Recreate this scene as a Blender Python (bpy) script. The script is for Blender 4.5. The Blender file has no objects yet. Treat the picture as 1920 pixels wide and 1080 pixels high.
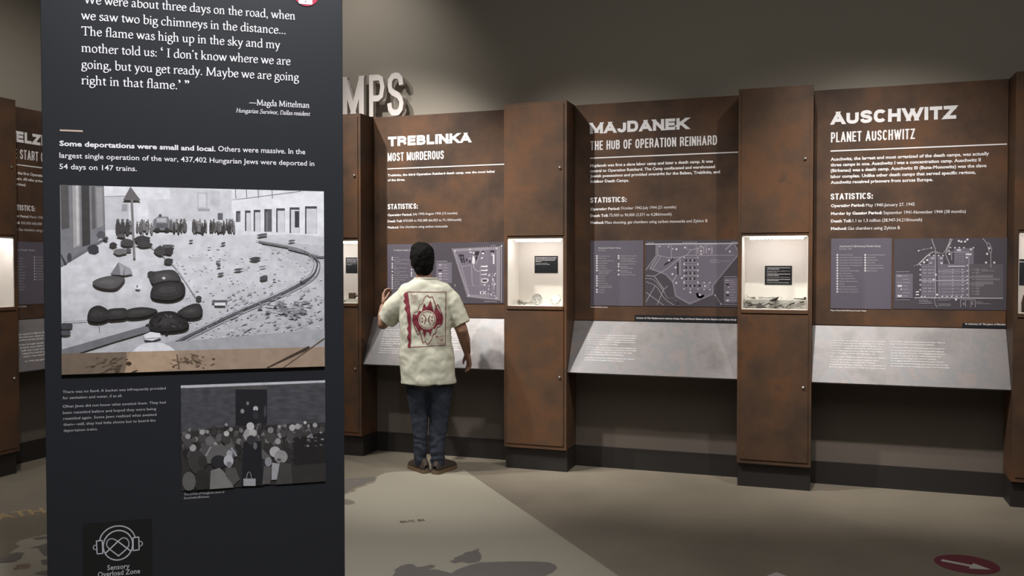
import bpy, bmesh, math, random
from mathutils import Vector, Matrix, noise
from mathutils.geometry import tessellate_polygon
from mathutils.bvhtree import BVHTree
random.seed(7)
SC = bpy.context.scene
COL = SC.collection
PI = math.pi

# ------------------------------------------------------------------ camera
FPX, YAW, PITCH = 1675.33, math.radians(19.108), math.radians(1.3548)
CAM = Vector((0, -6.4513, 1.5))
cam = bpy.data.cameras.new('camera')
camo = bpy.data.objects.new('camera', cam)
COL.objects.link(camo)
cam.sensor_width = 36
cam.lens = 36 * FPX / 1920
cam.clip_start = 0.05
camo.location = CAM
camo.rotation_euler = (PI / 2 - PITCH, 0, YAW)
SC.camera = camo
FWD = Vector((-math.sin(YAW) * math.cos(PITCH), math.cos(YAW) * math.cos(PITCH), -math.sin(PITCH)))
RGT = Vector((math.cos(YAW), math.sin(YAW), 0))
UPV = RGT.cross(FWD)

# ------------------------------------------------------------------ world, exposure, lights
SC.view_settings.view_transform = 'Standard'
SC.view_settings.look = 'None'
SC.view_settings.gamma = 1
SC.view_settings.exposure = 0
SC.view_settings.use_curve_mapping = False
W = bpy.data.worlds.new('world')
SC.world = W
W.use_nodes = True
W.node_tree.nodes['Background'].inputs[0].default_value = (1, .9, .8, 1)
W.node_tree.nodes['Background'].inputs[1].default_value = 0.012


def spot(name, loc, target, watts, deg, blend=.6, size=.06, col=(1, .955, .90)):
    l = bpy.data.lights.new(name, 'SPOT')
    l.energy = watts
    l.spot_size = math.radians(deg)
    l.spot_blend = blend
    l.shadow_soft_size = size
    l.color = col
    o = bpy.data.objects.new(name, l)
    COL.objects.link(o)
    o.location = loc
    o.rotation_euler = (Vector(target) - Vector(loc)).to_track_quat('-Z', 'Y').to_euler()
    return o


def area(name, loc, target, watts, sx, sy, col=(1, .955, .90)):
    l = bpy.data.lights.new(name, 'AREA')
    l.shape = 'RECTANGLE'
    l.size = sx
    l.size_y = sy
    l.energy = watts
    l.color = col
    o = bpy.data.objects.new(name, l)
    COL.objects.link(o)
    o.location = loc
    o.rotation_euler = (Vector(target) - Vector(loc)).to_track_quat('-Z', 'Y').to_euler()
    return o


# ceiling track spots aimed at the bays from their left and right
spot('track_spot', (-4.3, -1.75, 4.5), (-2.75, 0, 1.62), 640, 40, 1)
spot('track_spot', (-3.2, -2.2, 4.5), (-1.05, 0, 1.0), 690, 42, 1)
spot('track_spot', (-0.3, -2.4, 4.5), (0.65, 0, 1.15), 610, 43, 1)
spot('track_spot', (-0.6, -1.9, 4.5), (-2.5, -.2, .95), 230, 38, 1)
spot('track_spot', (1.2, -2.4, 4.5), (-0.4, 0, 1.1), 260, 44, 1)
spot('track_spot', (-3.6, -3.3, 4.5), (-5.6, -1.0, 1.5), 270, 60, 1)
# floor pools and general spill
spot('floor_spot', (-4.2, -2.5, 4.5), (-2.5, -.6, 0), 470, 34, 1)
spot('board_spot', (-3.5, -2.1, 4.5), (-2.8, 0, 2.0), 330, 30, 1)
spot('floor_spot', (-1.3, -2.3, 4.5), (-2.5, -.7, 0), 120, 34, 1)
spot('floor_spot', (-3.3, -4.2, 4.5), (-2.6, -3.4, 0), 15, 40, 1)
spot('floor_spot', (-5.0, -3.4, 4.5), (-5.0, -2.2, 0), 110, 46, 1)
spot('panel_spot', (-0.2, -6.0, 4.3), (-1.6, -4.3, 1.65), 580, 52, 1, .06, (.95, .96, 1))
spot('letter_spot', (-3.6, -1.0, 4.5), (-3.5, .05, 3.0), 84, 70, 1)
area('room_spill', (0, -4.5, 4.6), (0, -4.0, 0), 80, 6, 4)

# ------------------------------------------------------------------ helpers


def lin(c):
    return tuple((x / 255 / 12.92) if x / 255 <= .04045 else ((x / 255 + .055) / 1.055) ** 2.4 for x in c)


def mat(name, col, rough=.6, metal=0, noise_cols=None, scale=3, bump=0, spec=.5, emit=None, detail=4, stretch=None):
    m = bpy.data.materials.new(name)
    m.use_nodes = True
    nt = m.node_tree
    b = nt.nodes['Principled BSDF']
    b.inputs['Base Color'].default_value = (*col, 1)
    b.inputs['Roughness'].default_value = rough
    b.inputs['Metallic'].default_value = metal
    b.inputs['Specular IOR Level'].default_value = spec
    if emit:
        b.inputs['Emission Color'].default_value = (*emit[0], 1)
        b.inputs['Emission Strength'].default_value = emit[1]
    if noise_cols or bump:
        geo = nt.nodes.new('ShaderNodeNewGeometry')
        src = geo.outputs['Position']
        if stretch:
            mp = nt.nodes.new('ShaderNodeMapping')
            mp.inputs['Scale'].default_value = stretch
            nt.links.new(src, mp.inputs[0])
            src = mp.outputs[0]
        n = nt.nodes.new('ShaderNodeTexNoise')
        n.inputs['Scale'].default_value = scale
        n.inputs['Detail'].default_value = detail
        n.inputs['Roughness'].default_value = .6
        nt.links.new(src, n.inputs['Vector'])
        if noise_cols:
            r = nt.nodes.new('ShaderNodeValToRGB')
            els = r.color_ramp.elements
            while len(els) < len(noise_cols):
                els.new(.5)
            for e, (p, c) in zip(els, noise_cols):
                e.position = p
                e.color = (*c, 1)
            nt.links.new(n.outputs['Fac'], r.inputs[0])
            nt.links.new(r.outputs[0], b.inputs['Base Color'])
        if bump:
            n2 = nt.nodes.new('ShaderNodeTexNoise')
            n2.inputs['Scale'].default_value = scale * 12
            n2.inputs['Detail'].default_value = 3
            nt.links.new(src, n2.inputs['Vector'])
            bp = nt.nodes.new('ShaderNodeBump')
            bp.inputs['Strength'].default_value = bump
            bp.inputs['Distance'].default_value = .01
            nt.links.new(n2.outputs['Fac'], bp.inputs['Height'])
            nt.links.new(bp.outputs[0], b.inputs['Normal'])
    return m


def printed(name, rough=.6, grain=0, spec=.3):
    """printed sheet: colour comes from the print's own colour attribute"""
    m = bpy.data.materials.new(name)
    m.use_nodes = True
    nt = m.node_tree
    b = nt.nodes['Principled BSDF']
    b.inputs['Roughness'].default_value = rough
    b.inputs['Specular IOR Level'].default_value = spec
    a = nt.nodes.new('ShaderNodeAttribute')
    a.attribute_name = 'ink'
    out = a.outputs['Color']
    if grain:
        n = nt.nodes.new('ShaderNodeTexNoise')
        n.inputs['Scale'].default_value = 45
        n.inputs['Detail'].default_value = 6
        g = nt.nodes.new('ShaderNodeNewGeometry')
        nt.links.new(g.outputs['Position'], n.inputs['Vector'])
        r = nt.nodes.new('ShaderNodeMapRange')
        r.inputs[1].default_value = .25
        r.inputs[2].default_value = .75
        r.inputs[3].default_value = 1.28 - grain
        r.inputs[4].default_value = 1.28 + grain
        nt.links.new(n.outputs['Fac'], r.inputs[0])
        mx = nt.nodes.new('ShaderNodeMix')
        mx.data_type = 'RGBA'
        mx.blend_type = 'MULTIPLY'
        mx.inputs[0].default_value = 1
        nt.links.new(out, mx.inputs[6])
        nt.links.new(r.outputs[0], mx.inputs[7])
        out = mx.outputs[2]
    nt.links.new(out, b.inputs['Base Color'])
    return m


def glass_mat(name):
    m = bpy.data.materials.new(name)
    m.use_nodes = True
    nt = m.node_tree
    nt.nodes.clear()
    o = nt.nodes.new('ShaderNodeOutputMaterial')
    t = nt.nodes.new('ShaderNodeBsdfTransparent')
    t.inputs[0].default_value = (.97, .98, .97, 1)
    g = nt.nodes.new('ShaderNodeBsdfGlossy')
    g.inputs['Roughness'].default_value = .03
    lw = nt.nodes.new('ShaderNodeLayerWeight')
    lw.inputs[0].default_value = .5
    pw = nt.nodes.new('ShaderNodeMath')
    pw.operation = 'POWER'
    pw.inputs[1].default_value = 5
    nt.links.new(lw.outputs['Facing'], pw.inputs[0])
    f = nt.nodes.new('ShaderNodeMath')
    f.operation = 'MULTIPLY_ADD'
    f.inputs[1].default_value = .45
    f.inputs[2].default_value = .015
    nt.links.new(pw.outputs[0], f.inputs[0])
    x = nt.nodes.new('ShaderNodeMixShader')
    nt.links.new(f.outputs[0], x.inputs[0])
    nt.links.new(t.outputs[0], x.inputs[1])
    nt.links.new(g.outputs[0], x.inputs[2])
    nt.links.new(x.outputs[0], o.inputs[0])
    return m


RUST = mat('rust_brown_steel', (.1, .06, .04), .6, 0, [(.32, (.052, .035, .028)), (.44, (.076, .047, .033)), (.54, (.105, .060, .038)), (.64, (.142, .070, .037)), (.74, (.07, .046, .036))], 2.4, .05, .2, detail=6)
RUST_P = mat('rust_brown_case', (.1, .06, .04), .55, 0, [(.32, (.052, .035, .026)), (.44, (.077, .046, .030)), (.53, (.094, .053, .032)), (.62, (.122, .059, .030)), (.72, (.066, .043, .032))], 2.8, .05, .2, detail=6)
RAIL = mat('brushed_grey_patina', (.15, .14, .15), .42, .15, [(.28, (.115, .100, .102)), (.42, (.165, .152, .150)), (.50, (.205, .185, .185)), (.58, (.165, .168, .178)), (.66, (.225, .185, .178)), (.75, (.17, .17, .18))], 4.5, .04, detail=6)
WALLG = mat('warm_grey_paint', (.30, .27, .225), .85)
DARKP = mat('dark_recess_paint', (.125, .103, .088), .85)
BLACKP = mat('black_plinth_paint', (.018, .015, .014), .55)
CEIL = mat('black_ceiling_paint', (.01, .01, .01), .9)
FLOOR = mat('concrete_floor', (.22, .19, .15), .5, 0, [(.3, (.19, .165, .13)), (.55, (.225, .195, .15)), (.75, (.25, .215, .17))], 1.6, .03, .35)
SEA = mat('floor_map_sea_vinyl', (.38, .35, .28), .5, 0, None, 3, 0, .3)
LAND = mat('floor_map_land_vinyl', (.215, .195, .16), .5, 0, None, 3, 0, .3)
LAND2 = mat('floor_map_land_grey_vinyl', (.17, .155, .14), .5, 0, None, 3, 0, .3)
GOLDV = mat('gold_floor_lettering', (.42, .30, .16), .5)
INKF = mat('dark_floor_lettering', (.05, .04, .03), .5)
REDF = mat('dark_red_floor_lettering', (.16, .04, .04), .5)
WHITE = mat('white_lettering', (.88, .86, .88), .6, spec=.2)
WHITE2 = mat('grey_white_lettering', (.50, .49, .51), .6, spec=.2)
CASEW = mat('white_case_paint', (.78, .735, .685), .7, spec=.2)
ACRY = mat('pale_riser', (.50, .475, .44), .4)
CUT = mat('dull_cutlery_metal', (.2, .19, .17), .5, .3, [(.35, (.10, .09, .08)), (.65, (.28, .265, .24))], 40)
CARD = mat('black_caption_card', (.02, .021, .025), .6, spec=.2)
CHROME = mat('chrome', (.8, .8, .8), .18, 1)
LED = mat('led_lens', (.9, .9, .95), .4, emit=((1.0, .95, .96), 19))
LETTER = mat('off_white_letter_face', (.62, .58, .56), .6)
PANELK = mat('charcoal_panel_face', (.022, .0235, .028), .42, spec=.35)
PLAQUE = mat('black_plaque', (.014, .014, .014), .45, spec=.35)
REDI = mat('red_sticker', (.55, .015, .06), .5)
REDS = mat('red_floor_sticker', (.16, .016, .032), .5)
DULLW = mat('white_floor_vinyl', (.55, .55, .52), .5)
TAN = mat('pale_tan_rule', (.55, .42, .33), .5)
STEEL = mat('tarnished_metal', (.30, .28, .25), .5, .3, [(.3, (.22, .20, .17)), (.7, (.55, .53, .49))], 30)
DARKM = mat('dark_tarnished_metal', (.05, .042, .038), .5, .4)
PALEM = mat('pale_enamel_metal', (.6, .58, .56), .5, .1, [(.38, (.36, .35, .34)), (.6, (.62, .60, .58))], 45)
BROWN = mat('brown_bakelite', (.10, .06, .045), .4)
BLUE = mat('dark_blue_enamel', (.02, .03, .10), .3)
PRINT = printed('printed_sheet', .55, 0)
PHOTO = printed('printed_photograph', .45, .16)
GLASS = glass_mat('case_glass')


class MB:
    def __init__(s):
        s.v, s.f, s.c = [], [], []

    def add(s, vs, fs, col=None):
        o = len(s.v)
        s.v += [Vector(p) for p in vs]
        s.f += [tuple(i + o for i in f) for f in fs]
        s.c += [col] * len(fs)
        return s

    def box(s, x0, x1, y0, y1, z0, z1, bev=0):
        if bev:
            bm = bmesh.new()
            bmesh.ops.create_cube(bm, size=1)
            for v in bm.verts:
                v.co = Vector(((x0 + x1) / 2 + v.co.x * (x1 - x0), (y0 + y1) / 2 + v.co.y * (y1 - y0), (z0 + z1) / 2 + v.co.z * (z1 - z0)))
            bmesh.ops.bevel(bm, geom=bm.edges[:], offset=bev, segments=2, affect='EDGES', profile=.5)
            s.bm(bm)
            return s
        vs = [(x, y, z) for x in (x0, x1) for y in (y0, y1) for z in (z0, z1)]
        return s.add(vs, [(0, 1, 3, 2), (4, 6, 7, 5), (0, 4, 5, 1), (2, 3, 7, 6), (0, 2, 6, 4), (1, 5, 7, 3)])

    def bm(s, bm):
        bm.verts.index_update()
        s.add([v.co.copy() for v in bm.verts], [[v.index for v in f.verts] for f in bm.faces])
        bm.free()
        return s

    def tube(s, pts, rad, n=10, cap=True):
        pts = [Vector(p) for p in pts]
        if not isinstance(rad, (list, tuple)):
            rad = [rad] * len(pts)
        rings = []
        a = None
        for i, p in enumerate(pts):
            d = (pts[min(i + 1, len(pts) - 1)] - pts[max(i - 1, 0)]).normalized()
            if a is None:
                a = d.orthogonal().normalized()
            a = (a - d * a.dot(d)).normalized()
            b = d.cross(a)
            rings.append([p + (a * math.cos(2 * PI * k / n) + b * math.sin(2 * PI * k / n)) * rad[i] for k in range(n)])
        vs = [v for r in rings for v in r]
        fs = []
        for i in range(len(rings) - 1):
            for k in range(n):
                fs.append((i * n + k, i * n + (k + 1) % n, (i + 1) * n + (k + 1) % n, (i + 1) * n + k))
        if cap:
            fs.append(tuple(range(n))[::-1])
            fs.append(tuple(range((len(rings) - 1) * n, len(rings) * n)))
        return s.add(vs, fs)

    def lathe(s, prof, M=Matrix(), n=20):
        """prof: (radius, height) pairs turned about z, then moved by M"""
        vs = [M @ Vector((r * math.cos(2 * PI * k / n), r * math.sin(2 * PI * k / n), h)) for r, h in prof for k in range(n)]
        fs = [(i * n + k, i * n + (k + 1) % n, (i + 1) * n + (k + 1) % n, (i + 1) * n + k) for i in range(len(prof) - 1) for k in range(n)]
        fs += [tuple(range(n))[::-1], tuple(range((len(prof) - 1) * n, len(prof) * n))]
        return s.add(vs, fs)

    def ball(s, c, r, n=12, m=8):
        if not isinstance(r, (tuple, list)):
            r = (r, r, r)
        c = Vector(c)
        vs = [c + Vector((0, 0, -r[2]))]
        for j in range(1, m):
            t = -PI / 2 + PI * j / m
            for k in range(n):
                a = 2 * PI * k / n
                vs.append(c + Vector((r[0] * math.cos(t) * math.cos(a), r[1] * math.cos(t) * math.sin(a), r[2] * math.sin(t))))
        vs.append(c + Vector((0, 0, r[2])))
        fs = [(0, 1 + (k + 1) % n, 1 + k) for k in range(n)]
        for j in range(m - 2):
            for k in range(n):
                fs.append((1 + j * n + k, 1 + j * n + (k + 1) % n, 1 + (j + 1) * n + (k + 1) % n, 1 + (j + 1) * n + k))
        t = len(vs) - 1
        fs += [(t, 1 + (m - 2) * n + k, 1 + (m - 2) * n + (k + 1) % n) for k in range(n)]
        return s.add(vs, fs)

    def prism(s, poly, y0, y1):
        """outline in x,z pushed from y0 to y1"""
        n = len(poly)
        vs = [(x, y0, z) for x, z in poly] + [(x, y1, z) for x, z in poly]
        fs = [(i, (i + 1) % n, n + (i + 1) % n, n + i) for i in range(n)] + [tuple(range(n))[::-1], tuple(range(n, 2 * n))]
        return s.add(vs, fs)

    def build(s, name, m, parent=None, smooth=False, world=False):
        vs = s.v
        if parent is not None and world:
            iv = INV[parent.name]
            vs = [iv @ v for v in vs]
        me = bpy.data.meshes.new(name)
        me.from_pydata(vs, [], s.f)
        me.materials.append(m)
        if any(c is not None for c in s.c):
            at = me.color_attributes.new('ink', 'FLOAT_COLOR', 'CORNER')
            k = 0
            for f, c in zip(s.f, s.c):
                for _ in f:
                    at.data[k].color = (*c, 1)
                    k += 1
        me.update()
        if smooth:
            for p in me.polygons:
                p.use_smooth = True
        o = bpy.data.objects.new(name, me)
        COL.objects.link(o)
        if parent is not None:
            o.parent = parent
        return o


INV = {}


def tag(o, label, cat, group=None):
    o['label'] = label
    o['category'] = cat
    if group:
        o['group'] = group
    return o


def thing(name, label, cat, loc=(0, 0, 0), rz=0, group=None):
    o = bpy.data.objects.new(name, None)
    COL.objects.link(o)
    o.empty_display_size = .1
    o.location = loc
    o.rotation_euler = (0, 0, rz)
    INV[o.name] = (Matrix.Translation(loc) @ Matrix.Rotation(rz, 4, 'Z')).inverted()
    return tag(o, label, cat, group)


def struct(o):
    o['kind'] = 'structure'
    return o


class Frame:
    """a flat face in the room: origin O, axes ex (right) and ez (up); turns photo measurements into metres on that face"""

    def __init__(s, O, ex, ez):
        s.O, s.ex, s.ez = Vector(O), Vector(ex).normalized(), Vector(ez).normalized()
        s.n = s.ex.cross(s.ez)      # for ex=+x, ez=+z this is -y, towards the viewer
        if (CAM - s.O).dot(s.n) < 0:
            s.n = -s.n

    def px(s, u, v):
        r = FWD + RGT * ((u - 960) / FPX) + UPV * ((540 - v) / FPX)
        t = (s.O - CAM).dot(s.n) / r.dot(s.n)
        p = CAM + r * t - s.O
        return p.dot(s.ex), p.dot(s.ez)

    def at(s, a, b, off=0.0):
        return s.O + s.ex * a + s.ez * b + s.n * off


class Draw(MB):
    """flat print on a frame, given in zoomed photo coordinates"""

    def __init__(s, fr, sc=1, ox=0, oy=0, off=.0012):
        super().__init__()
        s.fr, s.sc, s.ox, s.oy, s.off = fr, sc, ox, oy, off
        s.clip = None

    def p(s, x, y):
        a, b = s.fr.px(x / s.sc + s.ox, y / s.sc + s.oy)
        if s.clip:
            a = min(max(a, s.clip[0]), s.clip[1])
            b = min(max(b, s.clip[2]), s.clip[3])
        return a, b

    def flat(s, ab, col):
        tris = tessellate_polygon([[Vector((a, b, 0)) for a, b in ab]])
        s.add([s.fr.at(a, b, s.off) for a, b in ab], tris, col)
        s.off += 6e-6
        return s

    def poly(s, pts, col):
        return s.flat([s.p(*q) for q in pts], col)

    def rect(s, x0, y0, x1, y1, col):
        return s.poly([(x0, y0), (x1, y0), (x1, y1), (x0, y1)], col)

    def blob(s, x, y, rx, ry, col, n=14, jit=0, rot=0):
        pts = []
        for k in range(n):
            t = 2 * PI * k / n
            j = 1 + random.uniform(-jit, jit)
            a, b = rx * math.cos(t) * j, ry * math.sin(t) * j
            pts.append((x + a * math.cos(rot) - b * math.sin(rot), y + a * math.sin(rot) + b * math.cos(rot)))
        return s.poly(pts, col)

    def dot(s, x, y, r, col):
        return s.blob(x, y, r, r, col, 10)

    def line(s, pts, w, col, closed=False):
        if closed:
            pts = list(pts) + [pts[0]]
        for (x0, y0), (x1, y1) in zip(pts, pts[1:]):
            L = math.hypot(x1 - x0, y1 - y0) or 1
            nx, ny = -(y1 - y0) / L * w / 2, (x1 - x0) / L * w / 2
            tx, ty = (x1 - x0) / L * w * .3, (y1 - y0) / L * w * .3
            ab = [s.p(x0 - tx + nx, y0 - ty + ny), s.p(x1 + tx + nx, y1 + ty + ny), s.p(x1 + tx - nx, y1 + ty - ny), s.p(x0 - tx - nx, y0 - ty - ny)]
            s.add([s.fr.at(a, b, s.off) for a, b in ab], [(0, 1, 2, 3)], col)
        s.off += 6e-6
        return s


def catmull(pts, n=6, closed=False):
    out = []
    P = [Vector((*p, 0)) for p in pts]
    m = len(P)
    for i in range(m if closed else m - 1):
        p0, p1, p2, p3 = (P[(i - 1) % m], P[i], P[(i + 1) % m], P[(i + 2) % m]) if closed else (P[max(i - 1, 0)], P[i], P[i + 1], P[min(i + 2, m - 1)])
        for k in range(n):
            t = k / n
            q = .5 * (2 * p1 + (p2 - p0) * t + (2 * p0 - 5 * p1 + 4 * p2 - p3) * t * t + (3 * p1 - p0 - 3 * p2 + p3) * t ** 3)
            out.append((q.x, q.y))
    if not closed:
        out.append(tuple(pts[-1]))
    return out


# ---------- lettering
_tc = {}


def glyphs(s, bold=0.0, res=3, shear=0):
    key = (s, bold, res, shear)
    if key not in _tc:
        c = bpy.data.curves.new('t', 'FONT')
        c.body = s
        c.offset = bold
        c.resolution_u = res
        c.shear = shear
        c.fill_mode = 'FRONT'
        o = bpy.data.objects.new('t', c)
        me = o.to_mesh()
        vs = [(v.co.x, v.co.y) for v in me.vertices]
        fs = [tuple(p.vertices) for p in me.polygons]
        o.to_mesh_clear()
        bpy.data.objects.remove(o)
        bpy.data.curves.remove(c)
        _tc[key] = (vs, fs)
    return _tc[key]


_capc = {}


def cap_h(bold):
    if bold not in _capc:
        v, _ = glyphs('H', bold)
        _capc[bold] = (min(y for x, y in v), max(y for x, y in v))
    return _capc[bold]


def text_to(mb, fr, s, a0, b0, width, cap, bold=0.0, off=.0012, res=2, shear=0):
    vs, fs = glyphs(s, bold, res, shear)
    x0, x1 = min(v[0] for v in vs), max(v[0] for v in vs)
    c0, c1 = cap_h(bold)
    sy = cap / (c1 - c0)
    sx = width / (x1 - x0) if width else sy
    mb.add([fr.at(a0 + (x - x0) * sx, b0 + (y - c0) * sy, off) for x, y in vs], fs)


def textpx(mb, fr, s, p0, p1, cap, bold=0.0, z=(1, 0, 0), off=.0012, res=2, shear=0, fn=text_to):
    """one line from photo measurements: left end of baseline, right end, capital height"""
    sc, ox, oy = z
    u0, v0, u1, v1 = p0[0] / sc + ox, p0[1] / sc + oy, p1[0] / sc + ox, p1[1] / sc + oy
    a0, b0 = fr.px(u0, v0)
    a1, _ = fr.px(u1, v1)
    c = fr.px(u0, v0 - cap / sc)[1] - b0
    fn(mb, fr, s, a0, b0, a1 - a0, c, bold, off=off, res=res, shear=shear)


# drawn sans capitals: even strokes in a unit box (width ratio, strokes)
def _arc(cx, cy, rx, ry, t0, t1, n=10):
    return [(cx + rx * math.copysign(abs(math.cos(math.radians(t0 + (t1 - t0) * k / n))) ** .82, math.cos(math.radians(t0 + (t1 - t0) * k / n))), cy + ry * math.copysign(abs(math.sin(math.radians(t0 + (t1 - t0) * k / n))) ** .82, math.sin(math.radians(t0 + (t1 - t0) * k / n)))) for k in range(n + 1)]


_OS = _arc(.5, .5, .5, .5, 0, 360, 32)
_SS = [(.97, .74), (.93, .90), (.72, .99), (.5, 1), (.27, .98), (.07, .88), (.03, .74), (.10, .62), (.30, .545), (.5, .51), (.72, .46), (.93, .36), (1, .24), (.93, .10), (.72, .01), (.5, 0), (.26, .01), (.06, .11), (0, .27)]
GOTH = {
    'A': (1.02, [[(0, 0), (.5, 1)], [(.5, 1), (1, 0)], [(.2, .27), (.8, .27)]]),
    'B': (.90, [[(0, 0), (0, 1)], [(0, 1), (.62, 1), (.86, .95), (.93, .78), (.86, .60), (.62, .54), (0, .54)], [(.62, .54), (.90, .48), (1, .27), (.90, .05), (.62, 0), (0, 0)]]),
    'C': (.92, [_arc(.5, .5, .5, .5, 38, 322, 26)]),
    'D': (.92, [[(0, 0), (0, 1)], [(0, 1), (.5, 1)] + _arc(.5, .5, .5, .5, 90, -90, 14) + [(.5, 0), (0, 0)]]),
    'E': (.80, [[(0, 0), (0, 1)], [(0, 1), (1, 1)], [(0, .52), (.92, .52)], [(0, 0), (1, 0)]]),
    'F': (.76, [[(0, 0), (0, 1)], [(0, 1), (1, 1)], [(0, .50), (.90, .50)]]),
    'G': (.95, [_arc(.5, .5, .5, .5, 38, 345, 28), [(1, .42), (.55, .42)], [(1, .42), (1, .1)]]),
    'H': (.90, [[(0, 0), (0, 1)], [(1, 0), (1, 1)], [(0, .51), (1, .51)]]),
    'I': (0, [[(.5, 0), (.5, 1)]]),
    'J': (.74, [[(1, 1), (1, .32)] + _arc(.5, .32, .5, .32, 0, -180, 12)]),
    'K': (.95, [[(0, 0), (0, 1)], [(.05, .36), (.93, 1)], [(.34, .60), (1, 0)]]),
    'L': (.74, [[(0, 0), (0, 1)], [(0, 0), (1, 0)]]),
    'M': (1.12, [[(0, 0), (0, 1)], [(0, 1), (.5, .10)], [(.5, .10), (1, 1)], [(1, 1), (1, 0)]]),
    'N': (.92, [[(0, 0), (0, 1)], [(0, 1), (1, 0)], [(1, 0), (1, 1)]]),
    'O': (.95, [_OS]),
    'P': (.86, [[(0, 0), (0, 1)], [(0, 1), (.62, 1), (.88, .95), (1, .73), (.88, .48), (.62, .42), (0, .42)]]),
    'R': (.92, [[(0, 0), (0, 1)], [(0, 1), (.62, 1), (.88, .95), (.97, .75), (.88, .54), (.62, .48), (0, .48)], [(.55, .48), (.86, .36), (.95, .16), (1, 0)]]),
    'S': (.88, [_SS]), 'T': (.86, [[(.5, 0), (.5, 1)], [(0, 1), (1, 1)]]),
    'U': (.90, [[(0, 1), (0, .35)] + _arc(.5, .35, .5, .35, 180, 360, 14) + [(1, .35), (1, 1)]]),
    'W': (1.45, [[(0, 1), (.26, 0)], [(.26, 0), (.5, .92)], [(.5, .92), (.74, 0)], [(.74, 0), (1, 1)]]),
    'Z': (.86, [[(0, 1), (1, 1)], [(1, 1), (0, 0)], [(0, 0), (1, 0)]]),
    ':': (0, [[(.5, .02), (.5, .06)], [(.5, .55), (.5, .59)]]), ' ': (.28, []),
}


def goth_polys(s, wide, t, gap):
    """outline quads for a word: cap height 1, letter width factor, stroke weight, gap"""
    out, x = [], 0
    for ch in s:
        r, strokes = GOTH[ch]
        w = max(r * wide, t) if ch != ' ' else r * wide + t * .5
        for st in strokes:
            P = [(x + t / 2 + a * (w - t), t / 2 + b_ * (1 - t)) for a, b_ in st]
            closed = math.dist(P[0], P[-1]) < 1e-6
            if len(P) == 2:
                (x0, y0), (x1, y1) = P
                L = math.dist(P[0], P[1])
                ux, uy = (x1 - x0) / L, (y1 - y0) / L
                if abs(uy) > .2 and abs(ux) > .02:      # slanted: cut level with the line of letters
                    hw = t / 2 / abs(uy) * .98
                    e = t / 2 / abs(uy)
                    p0, p1 = (x0 - ux * e, y0 - uy * e), (x1 + ux * e, y1 + uy * e)
                    out.append([(p0[0] - hw, p0[1]), (p0[0] + hw, p0[1]), (p1[0] + hw, p1[1]), (p1[0] - hw, p1[1])])
                else:
                    nx, ny = -uy * t / 2, ux * t / 2
                    tx, ty = ux * t / 2, uy * t / 2
                    out.append([(x0 - tx + nx, y0 - ty + ny), (x1 + tx + nx, y1 + ty + ny), (x1 + tx - nx, y1 + ty - ny), (x0 - tx - nx, y0 - ty - ny)])
                continue
            n = len(P)
            ed = []
            for i, (px, py) in enumerate(P):
                a = P[i - 1] if i else (P[-2] if closed else P[0])
                c = P[i + 1] if i < n - 1 else (P[1] if closed else P[-1])
                dx, dy = c[0] - a[0], c[1] - a[1]
                l = math.hypot(dx, dy) or 1
                ed.append((px, py, -dy / l * t / 2, dx / l * t / 2))
            for p, q in zip(ed, ed[1:]):
                out.append([(p[0] + p[2], p[1] + p[3]), (q[0] + q[2], q[1] + q[3]), (q[0] - q[2], q[1] - q[3]), (p[0] - p[2], p[1] - p[3])])
        x += w + gap
    return out, x - gap


def goth_to(mb, fr, s, a0, b0, width, cap, bold=0.0, off=.0012, res=2, shear=0):
    """bold > .05 gives the wide heavy face, otherwise the narrow one"""
    if bold > .05:
        P, tot = goth_polys(s, 1.02, .27, .10)
    elif bold > .04:
        P, tot = goth_polys(s, .58, .185, .085)
    else:
        P, tot = goth_polys(s, .44, .135, .085)
    k = width / tot
    for i, q in enumerate(P):
        mb.add([fr.at(a0 + x * k, b0 + min(max(y, 0), 1) * cap, off + (i % 40) * 2e-5) for x, y in q], [(0, 1, 2, 3)])


# serif hand-cut alphabet: broad-pen strokes (c curve, l line, s serif, d dot)
def _st(x, y0, y1):
    return ('l', [(x, y0), (x, y1)])


def _fl(x, y):
    return ('l', [(x - .08, y - .025), (x, y)])


_bowl = ('c', [(.10, .31), (.18, .39), (.28, .40), (.38, .32), (.39, .19), (.34, .05), (.23, -.01), (.10, .04)])
_S = [(.27, .32), (.22, .395), (.14, .40), (.08, .34), (.10, .26), (.20, .20), (.28, .13), (.27, .04), (.18, -.01), (.10, .01), (.05, .09)]


def _arch(x):
    return ('c', [(x, .30), (x + .09, .385), (x + .17, .40), (x + .23, .34), (x + .245, .22), (x + .25, 0)])


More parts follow.
